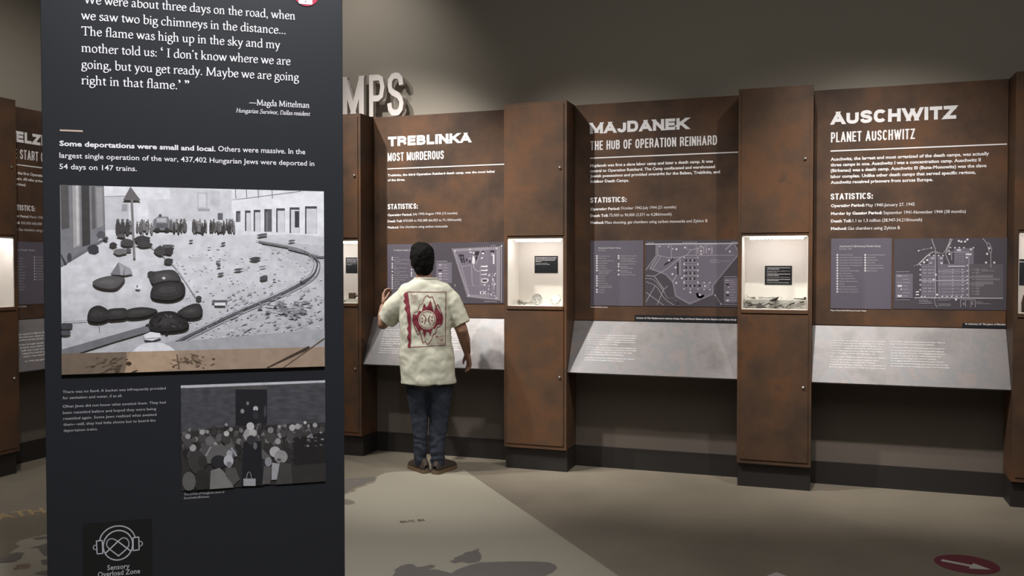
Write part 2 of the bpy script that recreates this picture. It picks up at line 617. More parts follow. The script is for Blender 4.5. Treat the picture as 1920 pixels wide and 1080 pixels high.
SERIF = {
    'a': (.40, [('c', [(.06, .33), (.13, .40), (.21, .40), (.27, .33), (.27, .10), (.31, .01), (.38, .04)]), ('c', [(.27, .25), (.15, .21), (.06, .14), (.06, .06), (.11, 0), (.19, .01), (.27, .07)])]),
    'b': (.45, [_st(.10, 0, .68), _bowl, _fl(.10, .68)]),
    'c': (.39, [('c', [(.34, .33), (.27, .40), (.18, .39), (.08, .30), (.06, .18), (.11, .05), (.21, -.01), (.30, .02), (.35, .08)])]),
    'd': (.46, [('c', [(.35, .35), (.24, .40), (.12, .35), (.06, .22), (.08, .08), (.17, -.01), (.27, .02), (.35, .09)]), _st(.36, 0, .68), _fl(.36, .68), ('l', [(.36, .02), (.44, .03)])]),
    'e': (.40, [('l', [(.07, .225), (.345, .235)]), ('c', [(.345, .235), (.33, .34), (.25, .40), (.15, .39), (.07, .28), (.06, .16), (.12, .03), (.22, -.01), (.31, .03), (.36, .09)])]),
    'f': (.28, [('c', [(.34, .63), (.27, .68), (.19, .66), (.14, .56), (.13, .40), (.13, 0)]), ('l', [(.04, .39), (.27, .39)]), ('s', .13, 0, .09)]),
    'g': (.41, [('c', [(.20, .40), (.10, .36), (.08, .27), (.12, .18), (.20, .15), (.29, .18), (.32, .28), (.28, .37), (.20, .40)]), ('l', [(.29, .36), (.40, .39)]), ('c', [(.13, .17), (.08, .11), (.11, .05), (.24, .03), (.35, 0), (.38, -.09), (.30, -.20), (.18, -.23), (.06, -.18), (.05, -.09), (.11, .03)])]),
    'h': (.47, [_st(.10, 0, .68), _arch(.10), ('s', .10, 0, .08), ('s', .35, 0, .08), _fl(.10, .68)]),
    'i': (.22, [_st(.11, 0, .40), _fl(.11, .40), ('s', .11, 0, .08), ('d', .11, .57)]),
    'k': (.45, [_st(.10, 0, .68), ('l', [(.11, .18), (.33, .39)]), ('l', [(.18, .25), (.39, 0)]), ('s', .10, 0, .08), ('s', .39, 0, .06), ('s', .33, .39, .06), _fl(.10, .68)]),
    'l': (.22, [_st(.11, 0, .68), _fl(.11, .68), ('s', .11, 0, .08)]),
    'm': (.72, [_st(.10, 0, .40), _arch(.10), _arch(.35), ('s', .10, 0, .08), ('s', .35, 0, .08), ('s', .60, 0, .08), _fl(.10, .40)]),
    'n': (.47, [_st(.10, 0, .40), _arch(.10), ('s', .10, 0, .08), ('s', .35, 0, .08), _fl(.10, .40)]),
    'o': (.44, [('c', [(.22 + .16 * math.cos(2 * PI * k / 10), .195 + .205 * math.sin(2 * PI * k / 10)) for k in range(11)])]),
    'p': (.46, [_st(.10, -.24, .40), _bowl, ('s', .10, -.24, .08), _fl(.10, .40)]),
    'r': (.32, [_st(.10, 0, .40), ('c', [(.10, .26), (.17, .37), (.25, .40), (.31, .36)]), ('s', .10, 0, .08), _fl(.10, .40)]),
    's': (.33, [('c', _S)]),
    't': (.28, [('c', [(.13, .50), (.13, .30), (.13, .10), (.18, 0), (.27, .04)]), ('l', [(.03, .39), (.26, .39)])]),
    'u': (.47, [_fl(.10, .40), ('c', [(.10, .40), (.10, .25), (.10, .12), (.15, .01), (.24, .01), (.34, .09)]), _st(.35, 0, .40), _fl(.35, .40), ('l', [(.35, .02), (.43, .03)])]),
    'v': (.41, [('l', [(.06, .40), (.21, 0)]), ('l', [(.21, 0), (.35, .40)]), ('s', .06, .40, .07), ('s', .35, .40, .06)]),
    'w': (.62, [('l', [(.05, .40), (.19, 0)]), ('l', [(.19, 0), (.31, .38)]), ('l', [(.31, .38), (.44, 0)]), ('l', [(.44, 0), (.57, .40)]), ('s', .05, .40, .06), ('s', .30, .40, .06), ('s', .57, .40, .05)]),
    'y': (.42, [('l', [(.06, .40), (.22, 0)]), ('c', [(.36, .40), (.22, 0), (.14, -.19), (.05, -.22)]), ('s', .06, .40, .07), ('s', .36, .40, .06)]),
    'I': (.32, [_st(.16, 0, .63), ('s', .16, 0, .11), ('s', .16, .63, .11)]),
    'T': (.60, [_st(.30, 0, .63), ('l', [(.05, .62), (.55, .62)]), ('s', .30, 0, .11), ('l', [(.05, .63), (.04, .52)]), ('l', [(.55, .63), (.56, .52)])]),
    'H': (.70, [_st(.14, 0, .63), _st(.56, 0, .63), ('l', [(.14, .33), (.56, .33)])] + [('s', x, y, .10) for x in (.14, .56) for y in (0, .63)]),
    'M': (.84, [('l', [(.12, 0), (.15, .63)]), ('l', [(.15, .63), (.41, .04)]), ('l', [(.41, .04), (.68, .63)]), ('l', [(.68, .63), (.71, 0)]), ('s', .12, 0, .09), ('s', .71, 0, .10), ('s', .13, .63, .07), ('s', .70, .63, .07)]),
    'W': (.86, [('l', [(.06, .63), (.25, 0)]), ('l', [(.25, 0), (.43, .58)]), ('l', [(.43, .58), (.61, 0)]), ('l', [(.61, 0), (.80, .63)]), ('s', .06, .63, .08), ('s', .42, .63, .08), ('s', .80, .63, .07)]),
    'S': (.48, [('c', [(x * 1.45, y * 1.57) for x, y in _S])]),
    'D': (.66, [_st(.13, 0, .63), ('c', [(.10, .62), (.35, .61), (.54, .48), (.57, .30), (.50, .10), (.33, .01), (.10, .01)])]),
    '.': (.20, [('d', .09, .03)]), ',': (.20, [('d', .09, .03), ('c', [(.11, .03), (.11, -.05), (.05, -.11)])]),
    ':': (.22, [('d', .10, .03), ('d', .10, .33)]), "'": (.17, [('l', [(.08, .67), (.08, .52)])]),
    '\u2018': (.22, [('D', .11, .53), ('c', [(.06, .55), (.07, .64), (.15, .72)])]),
    '\u2019': (.24, [('D', .10, .66), ('c', [(.15, .65), (.14, .55), (.06, .48)])]),
    '\u2014': (.90, [('l', [(.02, .22), (.88, .22)])]), ' ': (.21, []),
}
SERIF['\u201d'] = (.40, SERIF['\u2019'][1] + [('D', .27, .66), ('c', [(.32, .65), (.31, .55), (.23, .48)])])


def serif_to(mb, fr, s, a0, b0, width, cap, bold=0.0, off=.0012, res=2, shear=0):
    adv = sum(SERIF[c][0] for c in s)
    sx = width / (adv - .05)
    sy = cap / .63
    TH, TN, NA = .088 + bold, .036 + bold * .5, math.radians(28)
    x = -.02
    cnt = [0]

    def add(poly):
        ab = [(a0 + (px + shear * py) * sx, b0 + py * sy) for px, py in poly]
        cnt[0] = (cnt[0] + 1) % 40
        mb.add([fr.at(a, b, off + cnt[0] * 2e-5) for a, b in ab], [tuple(range(len(ab)))])

    for ch in s:
        adv, strokes = SERIF[ch]
        for st in strokes:
            if st[0] in 'dD':
                r = .052 if st[0] == 'd' else .07
                add([(x + st[1] + r * math.cos(2 * PI * k / 10), st[2] + r * math.sin(2 * PI * k / 10)) for k in range(10)])
            elif st[0] == 's':
                add([(x + st[1] - st[3], st[2] - .018), (x + st[1] + st[3], st[2] - .018), (x + st[1] + st[3], st[2] + .018), (x + st[1] - st[3], st[2] + .018)])
            else:
                pts = catmull(st[1], 5) if st[0] == 'c' else st[1]
                L = []
                for i, (px, py) in enumerate(pts):
                    q0, q1 = pts[max(i - 1, 0)], pts[min(i + 1, len(pts) - 1)]
                    dx, dy = q1[0] - q0[0], q1[1] - q0[1]
                    l = math.hypot(dx, dy) or 1
                    w = TN + (TH - TN) * abs(math.sin(math.atan2(dy, dx) - NA))
                    L.append((px, py, -dy / l * w / 2, dx / l * w / 2))
                for p, q in zip(L, L[1:]):
                    add([(x + p[0] + p[2], p[1] + p[3]), (x + q[0] + q[2], q[1] + q[3]), (x + q[0] - q[2], q[1] - q[3]), (x + p[0] - p[2], p[1] - p[3])])
        x += adv


# ------------------------------------------------------------------ room shell
XL = -5.706          # face of the boards on the left wall
WB = .08             # wall surface behind the board face
X0, PER, PL, PW, PD = -3.2911, 1.6733, 1.0678, .4799, .2118   # text margin, bay pitch, pillar offset, width, projection
RX, RF, RH = 5.6, -9.4, 4.9
struct(MB().box(XL - WB - .1, RX + .1, RF - .1, WB + .1, -.1, 0).build('floor', FLOOR))
struct(MB().box(XL - WB - .1, RX + .1, RF - .1, WB + .1, RH, RH + .1).build('ceiling', CEIL))
struct(MB().box(XL - WB - .1, RX + .1, WB, WB + .1, 0, RH).build('wall_back', WALLG))
struct(MB().box(XL - WB - .1, XL - WB, RF, WB, 0, RH).build('wall_left', WALLG))
struct(MB().box(RX, RX + .1, RF, WB, 0, RH).build('wall_right', WALLG))
struct(MB().box(XL - WB, RX, RF - .1, RF, 0, RH).build('wall_front', WALLG))
struct(MB().box(XL - .02, RX, .06, WB, 0, .155).build('baseboard_back', BLACKP))
struct(MB().box(XL - WB, XL - .06, RF, .06, 0, .155).build('baseboard_left', BLACKP))
struct(MB().box(XL - .02, RX, .068, WB, .155, 1.103).build('trim_1', DARKP))
struct(MB().box(XL - WB, XL - .068, RF, .068, .155, 1.103).build('trim_2', DARKP))

# ------------------------------------------------------------------ wall units
FB = Frame((0, 0, 0), (1, 0, 0), (0, 0, 1))              # board face, back wall
FLW = Frame((XL, 0, 0), (0, 1, 0), (0, 0, 1))            # board face, left wall
BACK = dict(fr=FB, rz=0, loc=lambda s: (s, 0, 0))
LEFT = dict(fr=FLW, rz=PI / 2, loc=lambda s: (XL, s, 0))
RTOP, RBOT, RPRO = 1.100, .734, .190
ZT, ZPB = 2.70, .164


def board(wall, s0, s1, label, name='exhibit_panel'):
    t = thing(name, label, 'exhibit panel', wall['loc']((s0 + s1) / 2), wall['rz'])
    h = (s1 - s0) / 2
    MB().box(-h, h, 0, .078, 1.103, ZT, .003).build('board', RUST, t)
    return t


def rail(wall, s0, s1, label):
    """tilted reading slab: local x along, y into the wall"""
    t = thing('reading_rail', label, 'reading rail', wall['loc']((s0 + s1) / 2), wall['rz'])
    h = (s1 - s0) / 2
    th = .022
    n = Vector((0, -(RTOP - RBOT), RPRO)).normalized()
    A, B = Vector((0, -.001, RTOP)), Vector((0, -RPRO, RBOT))
    m = MB()
    vs = []
    for x in (-h, h):
        vs += [Vector((x, 0, 0)) + q for q in (A, B, B - n * th, A - n * th)]
    m.add(vs, [(0, 1, 5, 4), (1, 2, 6, 5), (2, 3, 7, 6), (3, 0, 4, 7), (0, 3, 2, 1), (4, 5, 6, 7)])
    m.build('slab', RAIL, t)
    for x in (-h * .7, h * .7):
        MB().prism([(x - .006, RBOT + .05), (x + .006, RBOT + .05), (x + .006, RTOP - .08), (x - .006, RTOP - .08)], -.03, .066).build('bracket', BLACKP, t)
    return t


def rail_frame(wall):
    fr = wall['fr']
    top = fr.O + Vector((0, 0, RTOP)) - fr.n * -.002
    bot = fr.O + Vector((0, 0, RBOT)) + fr.n * RPRO
    f = Frame(bot, fr.ex, top - bot)
    return f


def pillar(wall, s0, label, opening=True):
    """display tower: local x 0..PW from its left edge, front at y=-PD"""
    t = thing('display_tower', label, 'display case', wall['loc'](s0), wall['rz'], None)
    wl, wr, wb, wt = .025, PW - .027, 1.216, 1.702     # case opening
    b = MB()
    b.box(0, wl, -PD, .05, ZPB, ZT).box(wr, PW, -PD, .05, ZPB, ZT)
    b.box(wl, wr, -PD, .05, ZPB, wb - .02).box(wl, wr, -PD, .05, wt + .012, ZT)
    b.box(wl, wr, .05, .078, ZPB, ZT)
    b.build('body', RUST_P, t)
    MB().box(.003, PW - .003, -PD + .031, .055, 0, ZPB).build('plinth', BLACKP, t)
    c = MB()
    e = .012
    c.box(wl, wl + e * .4, -PD + .004, .05, wb - .02, wt + .012).box(wr - e * .4, wr, -PD + .004, .05, wb - .02, wt + .012)
    c.box(wl, wr, -PD + .004, .05, wb - .02, wb - .002).box(wl, wr, -PD + .004, .05, wt, wt + .012).box(wl, wr, .038, .05, wb - .02, wt + .012)
    c.build('case_lining', CASEW, t)
    led = MB()
    led.box(wl + .05, wr - .03, -PD + .035, -PD + .065, wt - .010, wt - .003)
    for k in range(14):
        x = wl + .06 + (wr - wl - .10) * k / 13
        led.box(x - .006, x + .006, -PD + .04, -PD + .06, wt - .015, wt - .0095)
    led.build('led_strip', LED, t)
    MB().box(wl + .002, wr - .002, -PD + .006, -PD + .009, wb, wt).build('glass_pane', GLASS, t)
    up = MB().box(.020, PW - .022, -PD - .006, -PD, wt + .026, ZT - .020, .002).build('upper_door', RUST_P, t)
    lo = MB().box(.020, PW - .022, -PD - .006, -PD, ZPB + .028, wb - .035, .002).build('lower_door', RUST_P, t)
    MB().box(.022, PW - .024, -PD - .012, -PD, wb - .030, wb - .003, .003).build('sill', RUST_P, t)
    for d, z in ((up, 2.215), (lo, .697)):
        M = Matrix.Translation((PW - .05, -PD - .006, z)) @ Matrix.Rotation(PI / 2, 4, 'X')
        MB().lathe([(.010, 0), (.010, .006), (.008, .010), (.004, .012)], M, 14).build('lock', CHROME, d, True)
    return t


TOW = [X0 + i * PER + PL for i in (-2, -1, 0, 1, 2)]
TOW[3] += .012
tw_lab = ['brown steel display tower in the back corner behind the charcoal quote panel',
          'brown steel display tower half hidden by the charcoal quote panel, below the large letters',
          'brown steel display tower between the TREBLINKA and MAJDANEK boards, metal fittings in its case',
          'brown steel display tower between the MAJDANEK and AUSCHWITZ boards, old cutlery in its case',
          'brown steel display tower cut off by the right edge beside the AUSCHWITZ board']
for s, l in list(zip(TOW, tw_lab)):
    pillar(BACK, s, l)
LS = -1.515 - PW      # tower on the left wall, its left edge along the wall
pillar(LEFT, LS, 'brown steel display tower at the far left edge beside the board reading ELZ')

GAP = .002


def bay(i):
    a = TOW[i] + PW + GAP
    b = TOW[i + 1] - GAP
    return a, b


bS = board(BACK, *bay(0), 'rust brown exhibit board in the back corner hidden by the charcoal quote panel')
rS = rail(BACK, *bay(0), 'sloping grey metal reading rail in the back corner behind the charcoal quote panel')
bT = board(BACK, *bay(1), 'rust brown exhibit board headed TREBLINKA behind the person')
bM = board(BACK, *bay(2), 'rust brown exhibit board headed MAJDANEK in the middle of the wall')
bA = board(BACK, *bay(3), 'rust brown exhibit board headed AUSCHWITZ at the right')
bB = board(LEFT, LS + PW + GAP, -.22, 'rust brown exhibit board at the far left, its heading cut to ELZ')
rT = rail(BACK, *bay(1), 'sloping grey metal reading rail directly in front of the person')
rM = rail(BACK, *bay(2), 'sloping grey metal reading rail below the MAJDANEK board')
rA = rail(BACK, *bay(3), 'sloping grey metal reading rail below the AUSCHWITZ board')
rB = rail(LEFT, LS + PW + GAP, -.22, 'sloping grey metal reading rail at the far left beside the charcoal panel edge')
FRB, FRL = rail_frame(BACK), rail_frame(LEFT)

HV, MD, CN = .055, .018, .0   # letter weights: heavy, bold, plain


def block(name, t, fr, lines, z, m=WHITE, off=.0012):
    """lines: (text, left, right, cap, weight)"""
    if name == 'statistics_text' and len(lines) > 2:
        for k in range(0, len(lines), 2):
            block('statistics_line', t, fr, lines[k:k + 2], z, m, off)
        return None
    mb = MB()
    for ln in lines:
        s, p0, p1, cap, wt = ln[:5]
        caps = name in ('title', 'subtitle', 'statistics_heading')
        textpx(mb, fr, s, p0, p1, cap, wt, z, off, 2, fn=goth_to if caps else text_to)
    return mb.build(name, m, t, world=True)


def rule(t, fr, p0, p1, w, z, m=WHITE, name='rule'):
    d = Draw(fr, *z)
    a0, b0 = d.p(*p0)
    a1, _ = d.p(*p1)
    h = w / 2
    MB().add([fr.at(a, b, .0012) for a, b in ((a0, b0 - h), (a1, b0 - h), (a1, b0 + h), (a0, b0 + h))], [(0, 1, 2, 3)]).build(name, m, t, world=True)


def mblock(name, t, fr, lines, m=WHITE):
    mb = MB()
    for s, a, b, w, cap, wt in lines:
        (goth_to if name in ('title', 'subtitle', 'statistics_heading') else text_to)(mb, fr, s, a, b, w, cap, wt)
    return mb.build(name, m, t, world=True)


# TREBLINKA
z = (3, 630, 100)
block('title', bT, FB, [('TREBLINKA', (293, 524), (760, 497), 54, HV)], z)
block('subtitle', bT, FB, [('MOST MURDEROUS', (291, 608), (607, 591), 47, .03)], z)
rule(bT, FB, (290, 650), (985, 610), .008, z)
block('intro_text', bT, FB, [('Treblinka, the third Operation Reinhard death camp, was the most lethal', (291, 693), (892, 667), 13, .03), ('of the three.', (291, 720), (389, 717), 13, .03)], z)
block('statistics_heading', bT, FB, [('STATISTICS:', (291, 878), (460, 870), 30, .045)], z)
block('statistics_text', bT, FB, [('Operating Period:', (291, 916), (427, 910), 13, .035), ('July 1942-August 1943 (13 months)', (433, 910), (683, 902), 13, 0),
                                  ('Death Toll:', (291, 951), (373, 947), 13, .035), ('870,000 to 925,000 (66,923 to 71,154/month)', (379, 948), (705, 939), 13, 0),
                                  ('Method:', (291, 986), (353, 984), 13, .035), ('Gas chambers using carbon monoxide', (359, 983), (628, 976), 13, 0)], z)
sS = X0 - PER
mblock('title', bS, FB, [('SOBIBOR', sS, 2.436, .56, .082, HV)])
mblock('subtitle', bS, FB, [('IN THE FOREST', sS, 2.312, .46, .072, .03)])
# MAJDANEK
z = (3.856, 1060, 160)
block('title', bM, FB, [('MAJDANEK', (178, 352), (888, 315), 80, HV)], z)
block('subtitle', bM, FB, [('THE HUB OF OPERATION REINHARD', (181, 470), (1097, 428), 66, .03)], z)
rule(bM, FB, (180, 527), (1250, 482.5), .008, z)
block('intro_text', bM, FB, [('Majdanek was first a slave labor camp and later a death camp. It was', (180, 592), (1067, 556), 21, .03),
                             ('central to Operation Reinhard. The Camp confiscated and warehoused', (180, 630), (1082, 597), 21, .03),
                             ('Jewish possessions and provided oversight for the Belzec, Treblinka, and', (180, 667), (1118, 636), 21, .03),
                             ('Sobibor Death Camps.', (180, 706), (461, 698), 21, .03)], z)
block('statistics_heading', bM, FB, [('STATISTICS:', (180, 850), (443, 843), 38, .045)], z)
block('statistics_text', bM, FB, [('Operating Period:', (182, 905), (393, 898), 20, .035), ('October 1942-July 1944 (21 months)', (401, 898), (802, 890), 20, 0),
                                  ('Death Toll:', (182, 953), (310, 949), 20, .035), ('75,000 to 90,000 (3,571 to 4,286/month)', (318, 949), (768, 941), 20, 0),
                                  ('Method:', (182, 1003), (278, 1001), 20, .035), ('Mass shooting, gas chambers using carbon monoxide and Zyklon B', (287, 1001), (1027, 990), 20, 0)], z)
# AUSCHWITZ
z = (3.483, 1510, 130)
block('title', bA, FB, [('AUSCHWITZ', (168, 362), (985, 326), 83, HV)], z)
block('subtitle', bA, FB, [('PLANET AUSCHWITZ', (167, 478), (715, 455), 66, .03)], z)
rule(bA, FB, (165, 534), (1317, 488.5), .008, z)
block('intro_text', bA, FB, [('Auschwitz, the largest and most organized of the death camps, was actually', (165, 598), (1200, 563), 21, .03),
                             ('three camps in one. Auschwitz I was a concentration camp. Auschwitz II', (165, 635), (1145, 606), 21, .03),
                             ('(Birkenau) was a death camp. Auschwitz III (Buna-Monowitz) was the slave', (165, 672), (1183, 642), 21, .03),
                             ('labor complex. Unlike other death camps that served specific regions,', (165, 711), (1112, 686), 21, .03),
                             ('Auschwitz received prisoners from across Europe.', (165, 749), (833, 732), 21, .03)], z)
block('statistics_heading', bA, FB, [('STATISTICS:', (165, 852), (441, 845), 40, .045)], z)
block('statistics_text', bA, FB, [('Operating Period:', (167, 901), (387, 897), 20, .035), ('May 1940-January 27, 1945', (396, 897), (713, 892), 20, 0),
                                  ('Murder by Gassing Period:', (167, 952), (502, 946), 20, .035), ('September 1941-November 1944 (38 months)', (511, 946), (1048, 938), 20, 0),
                                  ('Death Toll:', (167, 1001), (301, 998), 20, .035), ('1.1 to 1.3 million (28,947-34,210/month)', (309, 998), (762, 991), 20, 0),
                                  ('Method:', (167, 1050), (270, 1048), 20, .035), ('Gas chambers using Zyklon B', (278, 1048), (617, 1044), 20, 0)], z)


# BELZEC (left wall): same layout in metres
sB = -1.41
mblock('title', bB, FLW, [('BELZEC', sB, 2.436, .47, .082, HV)])
mblock('subtitle', bB, FLW, [('THE START', sB, 2.312, .285, .072, .03), ('OF OPERATION REINHARD', sB + .31, 2.312, .60, .072, .03)])
MB().add([FLW.at(a, b, .0012) for a, b in ((sB, 2.262), (sB + 1.0, 2.262), (sB + 1.0, 2.270), (sB, 2.270))], [(0, 1, 2, 3)]).build('rule', WHITE, bB, world=True)
mblock('intro_text', bB, FLW, [('Belzec, the first Operation Reinhard death camp, was a model', sB, 2.195, .80, .022, .03), ('for others. All who arrived there were murdered; only', sB, 2.152, .70, .022, .03), ('two survived.', sB, 2.110, .17, .022, .03)])
mblock('statistics_heading', bB, FLW, [('STATISTICS:', sB, 1.925, .25, .042, .045)])
mblock('statistics_text', bB, FLW, [('Operating Period:', sB, 1.872, .19, .020, .035), ('March 1942-December 1942', sB + .2, 1.872, .30, .020, 0), ('Death Toll:', sB, 1.822, .11, .020, .035), ('500,000-600,000 (50,000/month)', sB + .12, 1.822, .38, .020, 0), ('Method:', sB, 1.772, .09, .020, .035), ('Gas chambers using carbon monoxide', sB + .1, 1.772, .40, .020, 0)])

# ------------------------------------------------------------------ legend and map sheets
C_LEG, C_MAP, C_CAMP, C_BAND = (.132, .118, .152), (.082, .072, .088), (.172, .155, .198), (.255, .235, .28)
C_LN, C_WH, C_DK = (.42, .39, .44), (.70, .67, .72), (.03, .025, .03)


def sheet(t, fr, name, x0, y0, x1, y1, z, col):
    d = Draw(fr, *z, off=.003)
    a0, b0 = d.p(x0, y1)
    a1, b1 = d.p(x1, y0)
    m = MB()
    vs = [fr.at(a, b, o) for o in (0, .003) for a, b in ((a0, b0), (a1, b0), (a1, b1), (a0, b1))]
    m.add(vs, [(4, 5, 6, 7), (0, 1, 5, 4), (1, 2, 6, 5), (2, 3, 7, 6), (3, 0, 4, 7)], col)
    return m.build(name, PRINT, t, world=True), (a0, a1, b0, b1)


def sub(parent, mb, name, m):
    """child of a part (parts keep their thing's origin)"""
    INV.setdefault(parent.name, INV[parent.parent.name])
    return mb.build(name, m, parent, world=True)


def legend(t, fr, z, rect, title, tpos, rows, sub2=None):
    lg, _ = sheet(t, fr, 'legend_sheet', *rect, z, C_LEG)
    mb = MB()
    for q in title:
        textpx(mb, fr, *q[:3], q[3], q[4], z, .0042)
    dd = Draw(fr, *z, off=.0040)
    for x, y, s, xe in rows:
        if s.startswith('*'):
            s = s[1:]
            dd.dot(x, y, tpos, C_WH)
            x2 = x + tpos * 2
        else:
            x2 = x + tpos * 2
        textpx(mb, fr, s, (x2, y + tpos * .55), (xe, y + tpos * .45), tpos * 1.15, 0, z, .0042)
    sub(lg, mb, 'legend_text', WHITE2)
    if dd.v:
        sub(lg, dd, 'legend_dots', PRINT)
    return lg


# --- MAJDANEK sheets
z = (8, 1105, 450)
L1 = [(115, 240, '*Crematorium', 310), (115, 275, '*SS Barracks', 245), (115, 313, '*Command Headquarters', 372), (115, 348, '*Camp Offices', 272), (115, 385, '*Workshops', 245), (115, 421, '*SS Kitchens', 265), (115, 458, '*Barracks for Forced', 335), (115, 482, 'laborers in the', 300), (115, 505, 'textile works', 285), (115, 542, '*Guard House', 235), (115, 577, '*Mass Graves', 235), (115, 612, '*Barns', 240), (115, 650, '*Execution Trench', 275), (115, 685, '*Gas Chambers', 332), (115, 710, 'for disinfection and bathing', 350), (115, 745, '*Coal Pile', 232), (115, 780, '*Cemetery', 232),
      (441, 238, '*Compound I Women and Girls', 710), (441, 273, '*Compound II Field Hospital', 690), (441, 298, 'for Soviet prisoners', 655), (441, 322, 'of war and others', 715), (441, 360, '*Compound III Men', 690), (441, 397, '*Compound IV', 580), (441, 420, 'Men and Hostages', 660), (441, 457, '*Compound V', 580), (441, 482, 'Men and Hospital', 640), (441, 518, '*Compound VI Storage', 690)]
legend(bM, FB, z, (18, 5, 812, 980), [('Majdanek Death Camp', (140, 132), (478, 128), 24, .03), ('Fall 1943', (140, 166), (240, 164), 16, 0)], 14, L1)
block('map_caption', bM, FB, [('Majdanek Death Camp', (18, 1012), (275, 1012), 18, .02)], z)
z = (7.714, 1205, 440)
ms, ab = sheet(bM, FB, 'map_sheet', 38, 70, 1395, 1030, z, C_MAP)
d = Draw(FB, *z, off=.0038)
d.clip = ab
d.poly([(205, 145), (1340, 140), (1390, 230), (1388, 300), (1025, 740), (1025, 865), (680, 1012), (470, 895), (430, 690), (325, 580), (90, 495), (205, 300)], C_BAND)
d.poly([(228, 155), (1325, 152), (1368, 235), (1366, 292), (1005, 735), (1003, 850), (682, 985), (492, 880), (450, 685), (335, 560), (125, 485), (228, 305)], C_CAMP)
d.rect(38, 70, 1430, 128, C_MAP)
d.line([(38, 138), (1430, 125)], 13, C_WH)
d.line([(195, 140), (195, 300), (50, 510)], 9, C_LN)
d.line([(215, 300), (330, 320), (355, 335), (560, 325), (630, 300), (1325, 297)], 7, C_LN)
d.line([(412, 140), (420, 335)], 7, C_LN)
d.line([(775, 145), (775, 310)], 7, C_LN)
d.line([(930, 140), (880, 185), (700, 220), (640, 295), (560, 320), (350, 495), (170, 600), (50, 592)], 9, C_LN)
d.line([(265, 315), (150, 490)], 7, C_LN)
d.line(catmull([(50, 632), (150, 650), (230, 720), (310, 830), (360, 905), (440, 920), (500, 970), (520, 1020)], 5), 18, C_LN)
d.line([(170, 600), (310, 790)], 9, C_LN)
d.line(catmull([(50, 682), (130, 710), (215, 765), (310, 915), (450, 1018)], 4), 9, C_LN)
d.line([(180, 745), (48, 970)], 8, C_LN).line([(362, 745), (300, 800), (212, 1012)], 8, C_LN).line([(50, 835), (305, 1020)], 8, C_LN)
d.line([(500, 575), (430, 690)], 12, C_LN).line([(530, 330), (530, 580), (550, 580), (550, 330)], 7, C_LN)
d.rect(500, 400, 522, 580, C_DK).line([(320, 435), (440, 355)], 22, C_DK)
for y in (372, 476, 556, 636, 740):
    d.line([(600, y - 38), (790, y - 38)], 5, C_LN).line([(600, y + 30), (790, y + 30)], 5, C_LN)
    for k in range(5):
        d.rect(620 + k * 30, y - 16, 642 + k * 30, y + 16, C_DK if k % 2 == 0 else C_BAND)
    d.dot(720, y, 13, C_LN)
    for x in (600, 800):
        d.dot(x, y - 42, 10, C_WH).dot(x, y + 46, 10, C_WH)
d.line([(810, 705), (960, 705), (960, 770), (810, 770)], 5, C_LN)
for k in range(4):
    d.rect(812 + k * 36, 724, 840 + k * 36, 756, C_DK if k % 2 == 0 else C_BAND)
for x, y in ((890, 693), (973, 693), (890, 793), (973, 793), (690, 790), (375, 175), (248, 170), (435, 205)):
    d.dot(x, y, 10, C_WH)
for x, y in ((490, 210), (612, 187), (383, 372), (476, 474), (432, 570), (486, 698), (690, 834), (568, 628), (845, 235), (1262, 245), (900, 742)):
    d.dot(x, y, 15, C_WH)
d.line(catmull([(790, 850), (800, 890), (840, 905), (880, 880)], 4), 30, C_DK).dot(828, 870, 16, C_WH)
for x in (800, 885, 920, 1005):
    d.line([(x, 185), (x, 268)], 14, C_LN)
d.line([(640, 165), (640, 215), (700, 215)], 6, C_LN).line([(945, 140), (945, 300)], 5, C_LN).line([(985, 140), (985, 300)], 5, C_LN)
d.rect(820, 160, 870, 180, C_LN).rect(825, 260, 865, 295, C_LN).dot(963, 210, 12, C_WH)
d.line([(1290, 135), (1200, 215)], 16, C_LN)
for y, xe in ((363, 1090), (382, 1265), (402, 1130)):
    d.line([(975, y), (xe, y)], 5, C_LN)
d.line([(1050, 878), (1138, 1003)], 5, C_LN).dot(1050, 878, 10, C_WH).dot(1138, 1003, 10, C_WH).dot(1098, 948, 10, C_BAND)
d.rect(1175, 625, 1385, 985, C_CAMP)
for k, y in enumerate((660, 690, 722, 757, 793, 833, 875, 913, 950)):
    d.line([(1260, y), (1320 + (k % 3) * 18, y)], 6, C_LN)
    if k in (2, 6):
        d.rect(1210, y - 12, 1250, y + 12, C_DK)
    elif k in (5, 8):
        d.rect(1210, y - 12, 1250, y + 12, C_WH)
    elif k in (0, 1):
        d.line([(1195, y), (1250, y)], 7, C_WH if k == 0 else C_LN)
    elif k == 3:
        d.dot(1242, y, 9, C_WH)
d.line([(1175, 608), (1360, 606)], 7, C_LN).line([(1175, 1008), (1385, 1008)], 6, C_LN).line([(580, 113), (790, 110)], 6, C_LN).line([(70, 117), (165, 116)], 7, C_LN).line([(1285, 105), (1385, 104)], 7, C_LN)
sub(ms, d, 'map_drawing', PRINT)

